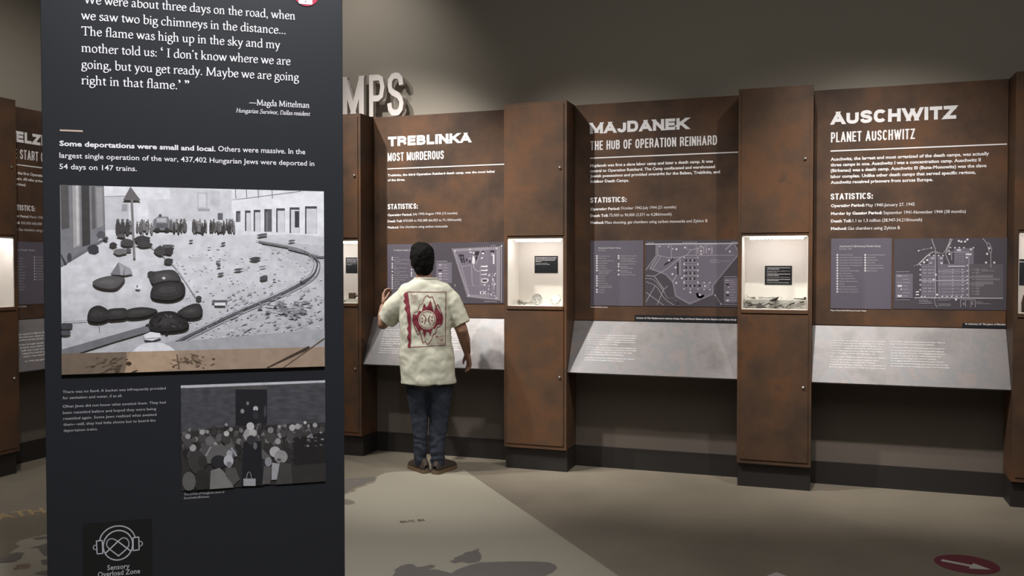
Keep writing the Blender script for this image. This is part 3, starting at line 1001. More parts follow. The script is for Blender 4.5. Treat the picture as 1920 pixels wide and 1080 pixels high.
# --- AUSCHWITZ sheets
z = (3.483, 1510, 430)
rows = [(209, 167, '*Central Sauna', 310), (209, 184, '*Gas Chamber and Crematorium II', 368), (209, 201, '*Gas Chamber and Crematorium III', 368), (209, 218, '*Gas Chamber and Crematorium IV', 370), (209, 235, '*Gas Chamber and Crematorium V', 370), (209, 253, '*Unloading Ramp', 290), (209, 270, '*Warehouses for stolen belongings', 350), (209, 288, '*Main Guard House', 300), (209, 304, '*Women in Quarantine', 312), (209, 321, '*Hungarian Jewish Women', 325), (209, 339, '*Family Camp for Jews', 340), (209, 356, '*Sick Bay', 255), (209, 373, '*Women and children', 335), (209, 390, '*Men and Reserve Barracks', 342), (209, 407, '*Camp under construction', 345),
        (391, 167, '*Commandant Headquarters', 522), (391, 184, '*Water Basin', 460), (391, 201, '*SS Kitchen Barracks', 475), (391, 218, '*Fire Pits', 455), (391, 235, '*Mass Graves of Soviets', 505), (391, 253, '*Provisional Gas Chamber', 515), (391, 270, '*Barracks', 470)]
legend(bA, FB, z, (165, 57, 565, 516), [('Auschwitz II (Birkenau) Death Camp', (222, 117), (492, 114), 12, .03), ('Summer 1944', (222, 132), (303, 131), 8, 0)], 6.5, rows)
block('map_caption', bA, FB, [('Map of Auschwitz-Birkenau Death Camp', (165, 533), (397, 534), 9, .02)], z)
z = (7.449, 1670, 440)
ms, ab = sheet(bA, FB, 'map_sheet', 40, 42, 1628, 1035, z, C_MAP)
d = Draw(FB, *z, off=.0038)
d.clip = ab
d.rect(425, 410, 625, 880, C_CAMP).rect(655, 410, 1085, 880, C_CAMP).rect(1085, 410, 1570, 885, (.12, .108, .125)).rect(885, 190, 1160, 410, C_CAMP)
d.poly([(520, 310), (625, 295), (625, 410), (520, 410)], C_CAMP).rect(655, 300, 735, 410, C_CAMP)
d.line(catmull([(335, 432), (390, 410), (520, 285), (600, 240), (680, 258), (740, 255), (790, 180), (835, 62)], 5), 14, C_WH)
d.line([(858, 62), (805, 190), (765, 270), (820, 410)], 10, C_LN).line([(572, 62), (625, 210), (628, 880)], 10, C_LN)
d.line([(785, 242), (1090, 242), (1090, 880)], 7, C_LN).line([(850, 250), (850, 355)], 8, C_LN)
d.line([(335, 880), (1565, 888)], 9, C_WH)
for y in (512, 590, 640, 690):
    d.line([(660, y), (1085, y)], 6, C_LN)
d.line([(400, 642), (1075, 642)], 6, C_WH).line([(700, 592), (1430, 592)], 5, C_LN).line([(700, 688), (1430, 688)], 5, C_LN).line([(980, 770), (1075, 765)], 5, C_LN)
for j in range(9):
    y = 480 + j * 44
    for k in range(16):
        if k not in (9,):
            d.rect(715 + k * 16, y, 726 + k * 16, y + 24, C_BAND)
    d.rect(985, y - 2, 1020, y + 16, C_LN)
    d.dot(865, y + 10, 11, C_LN)
    d.rect(675, y, 690, y + 24, C_BAND)
for j in range(10):
    y = 440 + j * 43
    for k in range(8):
        d.rect(435 + k * 21 + (12 if k > 3 else 0), y, 449 + k * 21 + (12 if k > 3 else 0), y + 18, C_LN if (j * k) % 3 else C_BAND)
for j in range(6):
    for x in (905, 950, 995):
        d.rect(x, 245 + j * 27, x + 24, 245 + j * 27 + 16, C_BAND)
d.line([(525, 410), (525, 880)], 6, C_BAND)
for j, (y, n) in enumerate(((490, 3), (530, 3), (575, 13), (622, 18), (665, 13), (710, 6), (748, 3), (790, 3), (830, 3))):
    for k in range(n):
        d.line([(1190 + k * 19, y - 12), (1194 + k * 19, y + 12)], 6, C_LN)
    d.line([(1130, y), (1170, y)], 5, C_LN)
for x, y in [(412, 420 + k * 70) for k in range(6)] + [(1070, 430), (1070, 505), (1070, 580), (1070, 628), (1070, 675), (1070, 750), (1070, 840), (540, 292), (600, 292), (668, 292), (730, 292), (833, 182), (815, 225), (897, 182), (958, 182), (1022, 182), (1153, 182), (720, 862), (785, 862), (852, 862), (920, 862), (985, 862), (430, 864), (475, 864)]:
    d.dot(x, y, 11, C_WH)
for x, y in ((465, 385), (508, 355), (1062, 320), (1120, 205), (628, 560), (600, 628), (648, 838), (910, 905), (950, 88), (985, 98), (1038, 98), (1070, 68), (1345, 268), (1330, 390), (1445, 390), (710, 398), (820, 270), (1375, 190)):
    d.dot(x, y, 16, C_WH)
d.rect(925, 205, 980, 228, C_WH).rect(1045, 262, 1128, 288, C_WH).rect(350, 790, 395, 808, C_WH).rect(350, 828, 395, 846, C_WH).rect(800, 430, 1040, 455, C_LN)
d.rect(560, 315, 610, 345, C_LN).rect(685, 315, 725, 345, C_LN).rect(540, 385, 575, 410, C_LN)
d.line([(1285, 55), (1340, 118), (1375, 118), (1412, 215), (1397, 250), (1397, 455)], 9, C_LN).line([(1340, 118), (1372, 240), (1397, 250)], 8, C_LN)
d.line([(380, 228), (570, 185)], 5, C_LN).dot(390, 225, 11, C_WH).dot(568, 186, 11, C_WH).dot(460, 208, 13, C_BAND)
d.line(catmull([(612, 885), (615, 950), (645, 1010)], 4), 9, C_LN)
d.line([(975, 1010), (975, 910), (1180, 910), (1180, 1010)], 7, C_LN).line([(1045, 1010), (1045, 910)], 6, C_LN).line([(1118, 1010), (1118, 910)], 6, C_LN)
for k in range(3):
    d.rect(1008, 948 + k * 14, 1030, 957 + k * 14, C_LN).rect(1128, 930 + k * 20, 1152, 940 + k * 20, C_LN)
for x, y, xe in ((395, 915, 520), (395, 937, 565), (395, 958, 580), (660, 912, 840), (660, 972, 835), (660, 992, 830), (1195, 943, 1280), (1195, 966, 1385), (1270, 490, 1350), (1270, 508, 1445)):
    d.line([(x, y), (xe, y)], 6, C_LN)
d.rect(68, 545, 308, 890, C_CAMP)
d.line([(78, 520), (262, 520)], 7, C_LN).line([(65, 910), (270, 910)], 6, C_LN)
for k, y in enumerate((577, 624, 668, 715, 762, 810, 855)):
    d.line([(170, y), (235 + (k % 3) * 16, y)], 6, C_LN)
    if k in (3, 6):
        d.rect(95, y - 13, 155, y + 13, C_WH)
    elif k in (0, 2):
        d.line([(90, y), (155, y)], 8 if k == 0 else 5, C_WH if k == 0 else C_LN)
    elif k == 4:
        d.dot(148, y, 10, C_WH)
sub(ms, d, 'map_drawing', PRINT)

# --- TREBLINKA sheet (one wide sheet)
z = (4, 630, 430)
rows = [(424, 212, '*Reception', 475), (424, 228, '*Barracks and Service', 548), (424, 242, 'Buildings', 488), (424, 258, '*Undressing Barracks', 548), (424, 274, '*Gate', 455), (424, 289, '*Officers Buildings Guard', 535), (424, 301, 'House', 470), (424, 316, '*Fence Interwoven with', 525), (424, 328, 'branches', 480), (424, 344, '*Disguised Infirmary', 545), (424, 361, '*Roll Call Square', 545), (424, 377, '*Tailor Shop', 520), (424, 394, '*Garden', 480), (424, 410, '*Stables', 482), (424, 426, '*Bakery', 470), (424, 442, '*Sawmill', 470), (568, 302, '*Gas Chambers', 640), (568, 322, '*Burial pits', 640), (568, 335, '*Cremation pyres', 640), (568, 350, '*Watchtowers', 640)]
lg = legend(bT, FB, z, (388, 105, 1262, 545), [('Treblinka Death Camp', (433, 163), (590, 160), 12, .03)], 6, rows)
z = (8.64, 825, 450)
d = Draw(FB, *z, off=.0040)
d.clip = (-9, TOW[2] - .012, 1.0, 3)
d.poly([(-140, 40), (1060, 30), (1060, 1030), (-140, 1030)], C_MAP)
d.rect(-60, 362, 195, 700, C_CAMP).line([(-60, 345), (120, 345)], 7, C_LN)
for k, y in enumerate((405, 450, 495, 545, 587, 632)):
    d.line([(52, y), (118 + (k % 2) * 18, y)], 7, C_LN).rect(-20, y - 11, 34, y + 11, (C_LN, C_BAND, C_DK, C_WH, C_LN, C_LN)[k])
d.poly([(205, 150), (975, 110), (970, 970), (450, 915)], C_BAND)
d.poly([(240, 180), (925, 140), (920, 940), (480, 890)], C_CAMP)
for k in range(24):
    t = k / 23
    d.line([(210 + 760 * t, 148 - 38 * t - 9), (210 + 760 * t, 148 - 38 * t + 9)], 9, C_LN)
    d.line([(205 + 245 * t - 8, 150 + 765 * t), (205 + 245 * t + 8, 150 + 765 * t)], 9, C_LN)
    d.line([(975 - 5 * t - 8, 115 + 850 * t), (975 - 5 * t + 8, 115 + 850 * t)], 9, C_LN)
    d.line([(450 + 520 * t, 915 + 55 * t - 8), (450 + 520 * t, 915 + 55 * t + 8)], 9, C_LN)
d.line([(240, 180), (925, 145), (925, 935)], 6, C_LN).line([(240, 180), (355, 430), (500, 405)], 7, C_LN).line([(355, 430), (480, 890), (850, 910)], 6, C_LN)
d.line([(660, 165), (590, 400)], 7, C_LN).line([(515, 410), (525, 700), (545, 742)], 7, C_LN).line([(655, 405), (655, 720)], 5, C_LN)
d.line(catmull([(548, 395), (560, 460), (600, 500), (655, 505)], 4), 9, C_WH).line([(440, 745), (800, 745)], 8, C_BAND)
d.rect(310, 235, 390, 270, C_DK).poly([(325, 285), (360, 285), (372, 370), (352, 370)], C_DK).poly([(370, 285), (395, 280), (408, 370), (388, 372)], C_DK).rect(425, 300, 446, 350, C_DK).rect(475, 325, 498, 370, C_DK)
d.poly([(570, 190), (650, 182), (630, 250), (570, 250)], C_DK).poly([(580, 265), (620, 265), (595, 330), (580, 325)], C_DK)
d.rect(525, 285, 568, 385, C_WH).rect(480, 190, 525, 205, C_WH).dot(550, 210, 14, C_WH).dot(545, 270, 14, C_WH).dot(485, 300, 13, C_LN)
d.rect(820, 170, 880, 200, C_DK).rect(860, 230, 886, 388, C_WH).rect(835, 205, 858, 260, C_LN)
d.line(catmull([(680, 200), (700, 185), (725, 205)], 4), 12, C_DK).blob(700, 215, 20, 16, C_WH).dot(685, 290, 14, C_WH).dot(657, 300, 8, C_LN)
for y0, y1 in ((418, 440), (484, 502), (552, 566)):
    d.rect(670, y0, 775 - (y0 > 500) * 45, y1, C_WH).dot(760 - (y0 > 500) * 15, (y0 + y1) / 2 - 6, 14, C_WH)
d.line([(680, 628), (775, 628), (775, 685), (680, 685)], 13, C_WH, True).rect(700, 648, 755, 666, C_DK)
d.dot(728, 725, 14, C_WH).line([(680, 728), (715, 728)], 8, C_LN)
d.rect(652, 828, 668, 880, C_WH).line([(690, 830), (712, 830), (712, 878), (690, 878)], 10, C_WH).line([(745, 830), (722, 855), (748, 880)], 12, C_WH)
for k in range(22):
    d.blob(random.uniform(780, 900), random.uniform(540, 900), random.uniform(6, 15), random.uniform(6, 22), C_WH if k % 2 else C_LN)
d.rect(872, 655, 888, 810, C_LN).line([(850, 530), (850, 900)], 6, C_LN)
for x, y in ((248, 175), (490, 155), (918, 135), (470, 900), (912, 940), (890, 905), (885, 575)):
    d.dot(x, y, 12, C_WH)
d.line([(1000, 85), (998, 1005)], 11, C_LN).dot(1002, 95, 12, C_WH).line([(250, 715), (246, 750)], 7, C_WH)
d.line([(825, 90), (900, 85)], 6, C_LN).line([(722, 992), (925, 1000)], 8, C_LN)
sub(lg, d, 'map_drawing', PRINT)

# --- BELZEC legend
m = MB()
FRL2 = FLW
lgB = MB()
a0, a1, b0, b1 = sB, sB + .42, 1.215, 1.690
lgB.add([FLW.at(a, b, o) for o in (0, .003) for a, b in ((a0, b0), (a1, b0), (a1, b1), (a0, b1))], [(4, 5, 6, 7), (0, 1, 5, 4), (1, 2, 6, 5), (2, 3, 7, 6), (3, 0, 4, 7)], C_LEG)
lgB = lgB.build('legend_sheet', PRINT, bB, world=True)
mapB = MB().add([FLW.at(a, b, o) for o in (0, .003) for a, b in ((a1 + .01, b0), (a1 + .66, b0), (a1 + .66, b1), (a1 + .01, b1))], [(4, 5, 6, 7), (0, 1, 5, 4), (1, 2, 6, 5), (2, 3, 7, 6), (3, 0, 4, 7)], C_MAP).build('map_sheet', PRINT, bB, world=True)
mb = MB()
text_to(mb, FLW, 'Belzec Death Camp', sB + .04, 1.622, .20, .013, .03, .0042)
text_to(mb, FLW, '1942', sB + .04, 1.602, .03, .009, 0, .0042)
dd = MB()
for col_x, n, y0 in ((sB + .05, 12, 1.565), (sB + .235, 9, 1.575)):
    for k in range(n):
        yy = y0 - k * .0215
        text_to(mb, FLW, random.choice(['Gas Chambers', 'Railway Ramp', 'Undressing Barracks', 'Guard Quarters', 'Kitchen', 'Storehouse']), col_x + .012, yy - .004, .06 + .03 * random.random(), .009, 0, .0042)
        dd.add([FLW.at(col_x + .006 * math.cos(q * PI / 4), yy + .006 * math.sin(q * PI / 4), .004) for q in range(8)], [tuple(range(8))], C_WH)
sub(lgB, mb, 'legend_text', WHITE2)
sub(lgB, dd, 'legend_dots', PRINT)
mblock('map_caption', bB, FLW, [('Belzec Death Camp', sB, 1.196, .16, .011, .02)])

# ------------------------------------------------------------------ rail lettering
z = (13.5, 1080, 610)
LX = [312, 300, 290, 282, 272, 260, 248, 240, 228, 215, 205]
LY = [250, 308, 365, 420, 478, 562, 620, 682, 742, 828, 885]
TM = ['Majdanek was part prison camp, part transit camp. Eventually, it', 'became a death camp, though this was not its primary purpose.', "Majdanek was Operation Reinhard's warehouse for prisoners'", 'clothing and valuables. They were collected, sorted, and stored', 'there and then shipped back to Germany.',
      'Jews were a slight majority of those incarcerated in Majdanek, but', 'the overwhelming majority of those murdered there. Of the 74,000', 'Jews sent to Majdanek, 15,000 were deported to other death', 'camps and the remaining 59,000 were killed there.',
      'In July 1944, the Soviet Union liberated Majdanek. They captured', 'the Camp before the Germans had time to destroy it.']
RM = [(1522, 275), (1512, 335), (1468, 385), (1495, 450), (1055, 497), (1525, 598), (1525, 658), (1415, 715), (1210, 770), (1470, 865), (1215, 918)]
block('rail_text', rM, FRB, [(s, (x, y), r, 24, .022) for s, x, y, r in zip(TM, LX, LY, RM)], z)
TA1 = ['Arriving prisoners faced selection on the train ramp. SS guards', 'shouted orders, separating men and women into two columns.', 'Young children stayed with their mothers. SS officials, most', 'often doctors, evaluated the prisoners on appearance and', 'decided whether they would live or die. The young and the old,', 'mothers with children, and the infirm were sent to die.',
       'Those selected for death were sent to one of four gas chambers,', 'complete with undressing rooms and crematoria. Those', 'selected for forced labor were tattooed and shaved.', 'Dehumanization and depersonalization were an essential part of', 'life in the camps. Those chosen to work were deprived of food']
YA1 = [258, 322, 386, 448, 514, 578, 668, 738, 800, 862, 926]
RA1 = [(1618, 280), (1598, 345), (1535, 405), (1510, 470), (1598, 538), (1365, 595), (1640, 698), (1450, 760), (1360, 825), (1635, 895), (1610, 960)]
block('rail_text', rA, FRB, [(s, (217 - k * 2, y), r, 24, .022) for k, (s, y, r) in enumerate(zip(TA1, YA1, RA1))], (13.5, 1540, 620))
TA2 = ['and sanitation. They were worked almost to death. When no', 'longer able to work, they faced another selection.', 'On October 7, 1944, the Sonderkommando blew up parts of', 'the death chamber and Crematorium IV in the last organized', 'uprising. Nearly 250 prisoners died and guards shot another', '200 after the uprising. Ten days before Auschwitz was', 'evacuated, the SS hanged four women, including', 'for smuggling dynamite to the Sonderkommando. She was', 'executed crying "Nekama" (Revenge). Be strong and of good courage,', 'the words Moses said to Joshua as he was to lead the Israelites.']
YA2 = [288, 350, 440, 512, 575, 640, 705, 770, 838, 905]
RA2 = [(1515, 302), (1240, 365), (1495, 465), (1485, 530), (1530, 600), (1405, 662), (1275, 722), (1475, 795), (1590, 870), (1635, 935)]
block('rail_text', rA, FRB, [(s, (130, y), r, 24, .022) for s, y, r in zip(TA2, YA2, RA2)], (13.5, 1660, 620))
TT = ['This, as they were taken from the trains, was disguised as a', 'transit camp for Jews being resettled. Warsaw Jews were', 'brought into the death camp by the thousands, undressed,', 'stripped of their valuables and driven', 'Men and women were separated, shaved, and beaten down the', 'path, called by the SS the "road to heaven," and driven to', 'the chambers. (The rights of prisoners were not', 'counted at all there.)', 'The SS burned the remains on open pyres and', 'attempted to erase the traces. On August 2, 1943, prisoners', 'took part in an uprising. (Three camps rebelled.)']
TX = [283, 272, 255, 238, 220, 205, 192, 175, 158, 140, 130]
TY = [250, 308, 358, 412, 490, 545, 600, 650, 725, 780, 832]
block('rail_text', rT, FRB, [(s, (x, y), (x + (1000 if k not in (7,) else 300), y + (26 if k != 7 else 8)), 24, .022) for k, (s, x, y) in enumerate(zip(TT, TX, TY))], (13.5, 700, 600))
T2 = ['Between them they murdered', 'more than 870,000 of them', 'in less than a year and', 'with few survivors. One', 'of those who lived, a man', 'from Warsaw, recalled', 'They got us all there', 'we were never', 'to return again']
Y2 = [190, 225, 262, 298, 335, 378, 430, 468, 505]
R2 = [215, 245, 285, 265, 290, 265, 300, 270, 280]
block('rail_text', rT, FRB, [(s, (-220, y - 10), (r, y), 20, .03) for s, y, r in zip(T2, Y2, R2)], (9, 830, 600))
mb = MB()
TB = ['Belzec opened in March 1942 on the railway line between', 'Lublin and Lvov, close to large Jewish communities. It was', 'the first of the three camps built for murder alone.', 'Trains brought people from ghettos across Galicia. Most', 'of them were killed within hours of arriving there. The', 'staff was small and came from earlier killing actions,', 'helped by trained guards who ran the camp day by day,', 'until it was closed.', 'In 1943 the ground was ploughed and planted over.']
hR = math.hypot(RPRO, RTOP - RBOT)
for k, s in enumerate(TB):
    text_to(mb, FRL, s, sB, hR * .70 - (k + (k > 2) * .5 + (k > 7) * .6) * .024, .58 if k != 7 else .2, .012, .022)
mb.build('rail_text', WHITE, rB, world=True)

# donor strips on the boards just above the rails
for t, p0, p1, s, tx0, tx1, tb in ((bM, (1193, 600), (1383, 607), "In honor of: Wes Glaubert and in memory of Isaak, Fela, and Henryk Glaubert and the Glaubert and Hoffman Family", (1194, 597.5), (1381, 599.5), 3.2),
                                   (bA, (1808, 604), (1886, 612), 'In memory of: The Jews of Rhodes', (1810, 608.6), (1885, 609.6), 3.2)):
    a0, b0 = FB.px(*p0)
    a1, _ = FB.px(*p1)
    zt = RTOP + .050 if t is bM else RTOP + .034
    st = MB().add([FB.at(a, b, o) for o in (0, .004) for a, b in ((a0 - .012, RTOP + .004), (a1, RTOP + .004), (a1, zt), (a0 - .012, zt))], [(4, 5, 6, 7), (0, 1, 5, 4), (1, 2, 6, 5), (2, 3, 7, 6), (3, 0, 4, 7)]).build('donor_strip', CARD, t, world=True)
    q = MB()
    textpx(q, FB, s, tx0, tx1, tb, .02, (1, 0, 0), .0052)
    sub(st, q, 'donor_text', WHITE)

# ------------------------------------------------------------------ standing wall letters
for ch, x0, x1 in (('M', -3.697, -3.500), ('P', -3.452, -3.315), ('S', -3.290, -3.146)):
    P, tot = goth_polys(ch, .62 if ch != 'M' else .55, .142, .08)
    zb, zt = (2.708, 3.042) if ch != 'S' else (2.703, 3.047)
    k = (x1 - x0) / tot
    lb = MB()
    for i, q in enumerate(P):
        lb.prism([(x * k, min(max(y, 0), 1) * (zt - zb)) for x, y in q], -i * 1e-4, .04 + i * 1e-4)
    t = thing('wall_letter', 'large off-white raised letter %s on the wall above the towers' % ch, 'letter', (x0, .0, zb), 0, 'raised heading letters')
    lb.build('letter_body', LETTER, t)
    pins = MB()
    for x, zz in ((.02, .03), (.02, zt - zb - .03)) if ch != 'S' else ((.07, .02), (.07, zt - zb - .02)):
        pins.tube([(x, .04, zz), (x, WB, zz)], .006, 8)
    pins.build('mounting_pin', DARKM, t)

# ------------------------------------------------------------------ things inside the cases
CB = .038     # back of the case


def card(wall, a0, a1, b0, b1, lines, label):
    t = thing('caption_card', label, 'caption card', tuple(wall['fr'].at((a0 + a1) / 2, b0, -CB)), wall['rz'])
    f = Frame(wall['fr'].O - wall['fr'].n * CB, wall['fr'].ex, (0, 0, 1))
    MB().add([f.at(a, b, o) for o in (0, .003) for a, b in ((a0, b0), (a1, b0), (a1, b1), (a0, b1))], [(4, 5, 6, 7), (0, 1, 5, 4), (1, 2, 6, 5), (2, 3, 7, 6), (3, 0, 4, 7)]).build('card', CARD, t, world=True)
    mb = MB()
    for s, fx, fy, fw, cap, wt in lines:
        text_to(mb, f, s, a0 + (a1 - a0) * fx, b1 - (b1 - b0) * fy, (a1 - a0) * fw, cap, wt, .0036)
    mb.build('card_text', WHITE, t, world=True)


card(BACK, -2.065, -1.881, 1.453, 1.583, [('Showerheads, Majdanek. Gas was not released', .04, .11, .90, .0062, .03), ('from the showerheads. They were part of a room', .04, .19, .88, .0062, .03), ('that was used for bathing and dressing', .04, .27, .84, .0062, .03), ('beforehand.', .04, .35, .25, .0062, .03), ('On loan from the State Museum', .04, .45, .52, .005, 0), ('at Majdanek, on permanent display', .04, .51, .62, .005, 0)],
     'black caption card on the back of the case with round metal fittings')
card(BACK, -.375, -.194, 1.375, 1.507, [('1  Cutlery recovered from the ruins of storage', .06, .12, .88, .0062, .03), ('and workshops there', .08, .19, .45, .0062, .03), ('On loan from the museum collections in the', .08, .29, .85, .005, 0), ('Birkenau section', .08, .35, .38, .005, 0), ('2  Household objects of prisoners found near', .06, .45, .88, .0062, .03), ('the barracks in Auschwitz', .08, .53, .44, .0062, .03), ('On loan from the State Museum collections', .08, .62, .85, .005, 0), ('3  Personal items from the arriving transports', .06, .73, .88, .0062, .03), ('of deported families', .08, .80, .44, .0062, .03), ('On loan from a private collection of objects', .08, .90, .80, .005, 0)],
     'black caption card with many lines in the case of old cutlery')
card(BACK, X0 - PER + PL + .205, X0 - PER + PL + .385, 1.447, 1.577, [('Objects found in the soil during the survey', .05, .12, .90, .0062, .03), ('of the former camp at Treblinka and the', .05, .21, .90, .0062, .03), ('surrounding grounds', .05, .30, .9, .0062, .03), ('Loaned by the museum', .05, .41, .85, .005, 0), ('at Treblinka', .05, .48, .25, .005, 0)],
     'black caption card in the narrow lit case just right of the charcoal panel')
card(BACK, TOW[4] + .07, TOW[4] + .22, 1.38, 1.55, [('Shoes and clothing', .05, .12, .8, .0062, .03)], 'black caption card in the lit case cut off by the right edge')

FZ = 1.2142   # case floor
# fittings case (tower 2, case x -2.198..-1.77)
t = thing('shower_fixture', 'tarnished round shower rose on its bent pipe lying on the case floor', 'shower fixture', (-2.072, -.07, FZ))
rx = (Vector((.55, -.80, .22))).normalized()
M = Matrix.Translation((.062, -.01, .044)) @ rx.to_track_quat('Z', 'Y').to_matrix().to_4x4()
MB().lathe([(.012, -.030), (.022, -.018), (.040, -.008), (.044, 0), (.040, .004), (.0385, .002), (.001, .003)], M, 24).build('rose', mat('grey_pitted_metal', (.45, .43, .40), .6, .1, [(.38, (.24, .23, .21)), (.6, (.55, .53, .50))], 90), t, True)
hol = MB()
for r, n in ((.010, 6), (.021, 11), (.032, 17)):
    for k in range(n):
        hol.lathe([(.0018, .0028), (.0016, .0036)], M @ Matrix.Translation((r * math.cos(2 * PI * k / n), r * math.sin(2 * PI * k / n), 0)), 6)
hol.build('spray_hole', DARKM, t)
MB().tube([(-.052, .01, .016), (-.02, .012, .018), (.02, .012, .026), (.050, .008, .038)], [.011, .009, .012, .018], 14).build('pipe', STEEL, t, True)
MB().lathe([(.013, -.008), (.0165, -.006), (.0165, .006), (.013, .008)], Matrix.Translation((-.045, .01, .0165)) @ Matrix.Rotation(PI / 2, 4, 'Y'), 6).build('nut', STEEL, t)
t = thing('pipe_fitting', 'small tarnished threaded pipe fitting, leftmost on the case floor', 'pipe fitting', (-2.150, -.07, FZ))
M = Matrix.Translation((0, 0, .021)) @ Matrix.Rotation(PI / 2, 4, 'X') @ Matrix.Rotation(.3, 4, 'Y')
MB().lathe([(.021, -.012), (.021, .004), (.016, .006), (.012, .014), (.010, .014), (.009, .002)], M, 8).build('cap', STEEL, t)
MB().tube([(.004, .01, .02), (.01, .045, .016)], [.012, .010], 12).build('stub', STEEL, t, True)
t = thing('shower_plate', 'pale round perforated shower plate leaning at the right of the case', 'shower plate', (-1.862, -.09, FZ))
M = Matrix.Translation((0, 0, .044)) @ Vector((-.25, -.80, .62)).normalized().to_track_quat('Z', 'Y').to_matrix().to_4x4()
MB().lathe([(.036, -.010), (.045, -.006), (.046, .003), (.043, .006), (.001, .0075)], M, 28).build('disc', PALEM, t, True)
hol = MB()
for r, n in ((.012, 7), (.024, 13), (.035, 19)):
    for k in range(n):
        hol.lathe([(.0014, .0060), (.0014, .0076)], M @ Matrix.Translation((r * math.cos(2 * PI * k / n), r * math.sin(2 * PI * k / n), 0)), 6)
hol.build('spray_hole', STEEL, t)

# cutlery case (tower 3)
TX3 = TOW[3]
RSZ = 1.276
tag(MB().box(TX3 + .034, TX3 + PW - .036, -.085, .0375, FZ, RSZ, .002).build('display_riser', ACRY), 'pale display step along the back of the case of old cutlery', 'display riser')


def cutlery(kind, loc, rz, tilt, label, L=.15, m=STEEL, s=1.0):
    t = thing(kind, label, kind.replace('_', ' '), loc, rz)
    ct, st = math.cos(tilt), math.sin(tilt)

    def P(x, y, zz):
        return (x * ct - zz * st, y, x * st + zz * ct)
    h = L * .62
    h0 = .0078
    if kind == 'spoon' or kind == 'ladle':
        k = 1.0 if kind == 'spoon' else 1.55
        MB().tube([P(0, 0, h0), P(h * .5, 0, h0 + .001), P(h, 0, h0 + .003)], [.005, .0036, .004], 8).build('handle', m, t, True)
        b = MB()
        n, r = 14, 5
        vs, fs = [], []
        for j in range(r + 1):
            q = j / r
            for i in range(n):
                a = 2 * PI * i / n
                vs.append(P(h + L * .19 * k + L * .19 * k * q * math.cos(a), L * .125 * k * q * math.sin(a), h0 + .003 + .012 * k * (q * q - 1) + .009 * k))
        for j in range(r):
            for i in range(n):
                fs.append((j * n + i, j * n + (i + 1) % n, (j + 1) * n + (i + 1) % n, (j + 1) * n + i))
        b.add(vs, fs)
        o = b.build('bowl', m, t, True)
        md = o.modifiers.new('thick', 'SOLIDIFY')
        md.thickness = .0012
    elif kind == 'table_knife':
        MB().tube([P(0, 0, h0 + .002), P(.01, 0, h0 + .002), P(L * .42, 0, h0 + .002)], [.005, .006, .005], 8).build('handle', m, t, True)
        b = MB()
        pts = [(L * .42, -.005), (L * .9, -.008), (L, .002), (L * .95, .006), (L * .42, .006)]
        n = len(pts)
        b.add([P(x, y, h0 + dz) for dz in (.001, .0025) for x, y in pts], [tuple(range(n))[::-1], tuple(range(n, 2 * n))] + [(i, (i + 1) % n, n + (i + 1) % n, n + i) for i in range(n)])
        b.build('blade', m, t)
    elif kind == 'fork':
        MB().tube([P(0, 0, h0), P(h, 0, h0 + .001)], [.004, .003], 8).build('handle', m, t, True)
        b = MB()
        b.tube([P(h, 0, h0 + .001), P(h + L * .1, 0, h0 + .002)], [.003, .010], 8)
        for y in (-.009, -.003, .003, .009):
            b.tube([P(h + L * .1, y, h0 + .002), P(L, y, h0 + .007)], [.0022, .0012], 6)
        b.build('tines', m, t, True)
    return t


yF = -.150
cutlery('ladle', (TX3 + .140, yF + .02, FZ), .12, .42, 'dark ladle with a round bowl raised in the middle of the cutlery', .125, DARKM)
cutlery('table_knife', (TX3 + .240, yF, FZ), .10, .36, 'dark knife blade pointing up to the right of the ladle', .125, DARKM)
cutlery('table_knife', (TX3 + .318, yF + .03, FZ), .05, .9, 'thin grey knife standing steeply near the right of the cutlery case', .080, CUT)
cutlery('fork', (TX3 + .325, yF - .005, FZ), .06, .16, 'grey fork lying lowest at the right end of the cutlery', .118, CUT)
cutlery('table_knife', (TX3 + .320, yF + .045, FZ + .014), .04, .36, 'long dark knife slanting up along the right end of the cutlery', .130, DARKM)
cutlery('spoon', (TX3 + .335, yF + .012, FZ + .012), .12, .26, 'grey spoon among the knives at the right end of the cutlery', .108, CUT)
cutlery('spoon', (TX3 + .046, yF, FZ), .1, .10, 'grey spoon lying flat below the spectacle ring at the left', .12, CUT)
cutlery('fork', (TX3 + .060, yF + .03, FZ + .010), -.12, .16, 'grey fork crossing the spoon at the left of the cutlery', .12, DARKM)
cutlery('table_knife', (TX3 + .120, yF - .012, FZ), .03, .04, 'dark flat knife along the front edge in the middle of the cutlery', .15, DARKM)
cutlery('spoon', (TX3 + .145, yF + .045, FZ + .006), PI - .2, .20, 'grey spoon pointing left from under the ladle', .11, CUT)
cutlery('table_knife', (TX3 + .200, yF + .035, FZ + .004), .0, .06, 'grey knife lying behind the dark blade right of the ladle', .14, CUT)
cutlery('spoon', (TX3 + .300, yF + .05, FZ + .004), PI + .1, .12, 'grey spoon lying behind the steep thin knife, its bowl to the left', .11, CUT)
t = thing('wire_ring', 'round wire spectacle ring standing at the left end of the cutlery', 'ring', (TX3 + .062, yF + .035, FZ))
MB().tube([(.021 * math.cos(2 * PI * k / 24), 0, .030 + .021 * math.sin(2 * PI * k / 24)) for k in range(25)], .002, 6, False).build('rim', DARKM, t, True)
MB().tube([(.019, 0, .022), (.03, 0, .008), (.028, 0, .002)], .0018, 6).build('arm', DARKM, t, True)
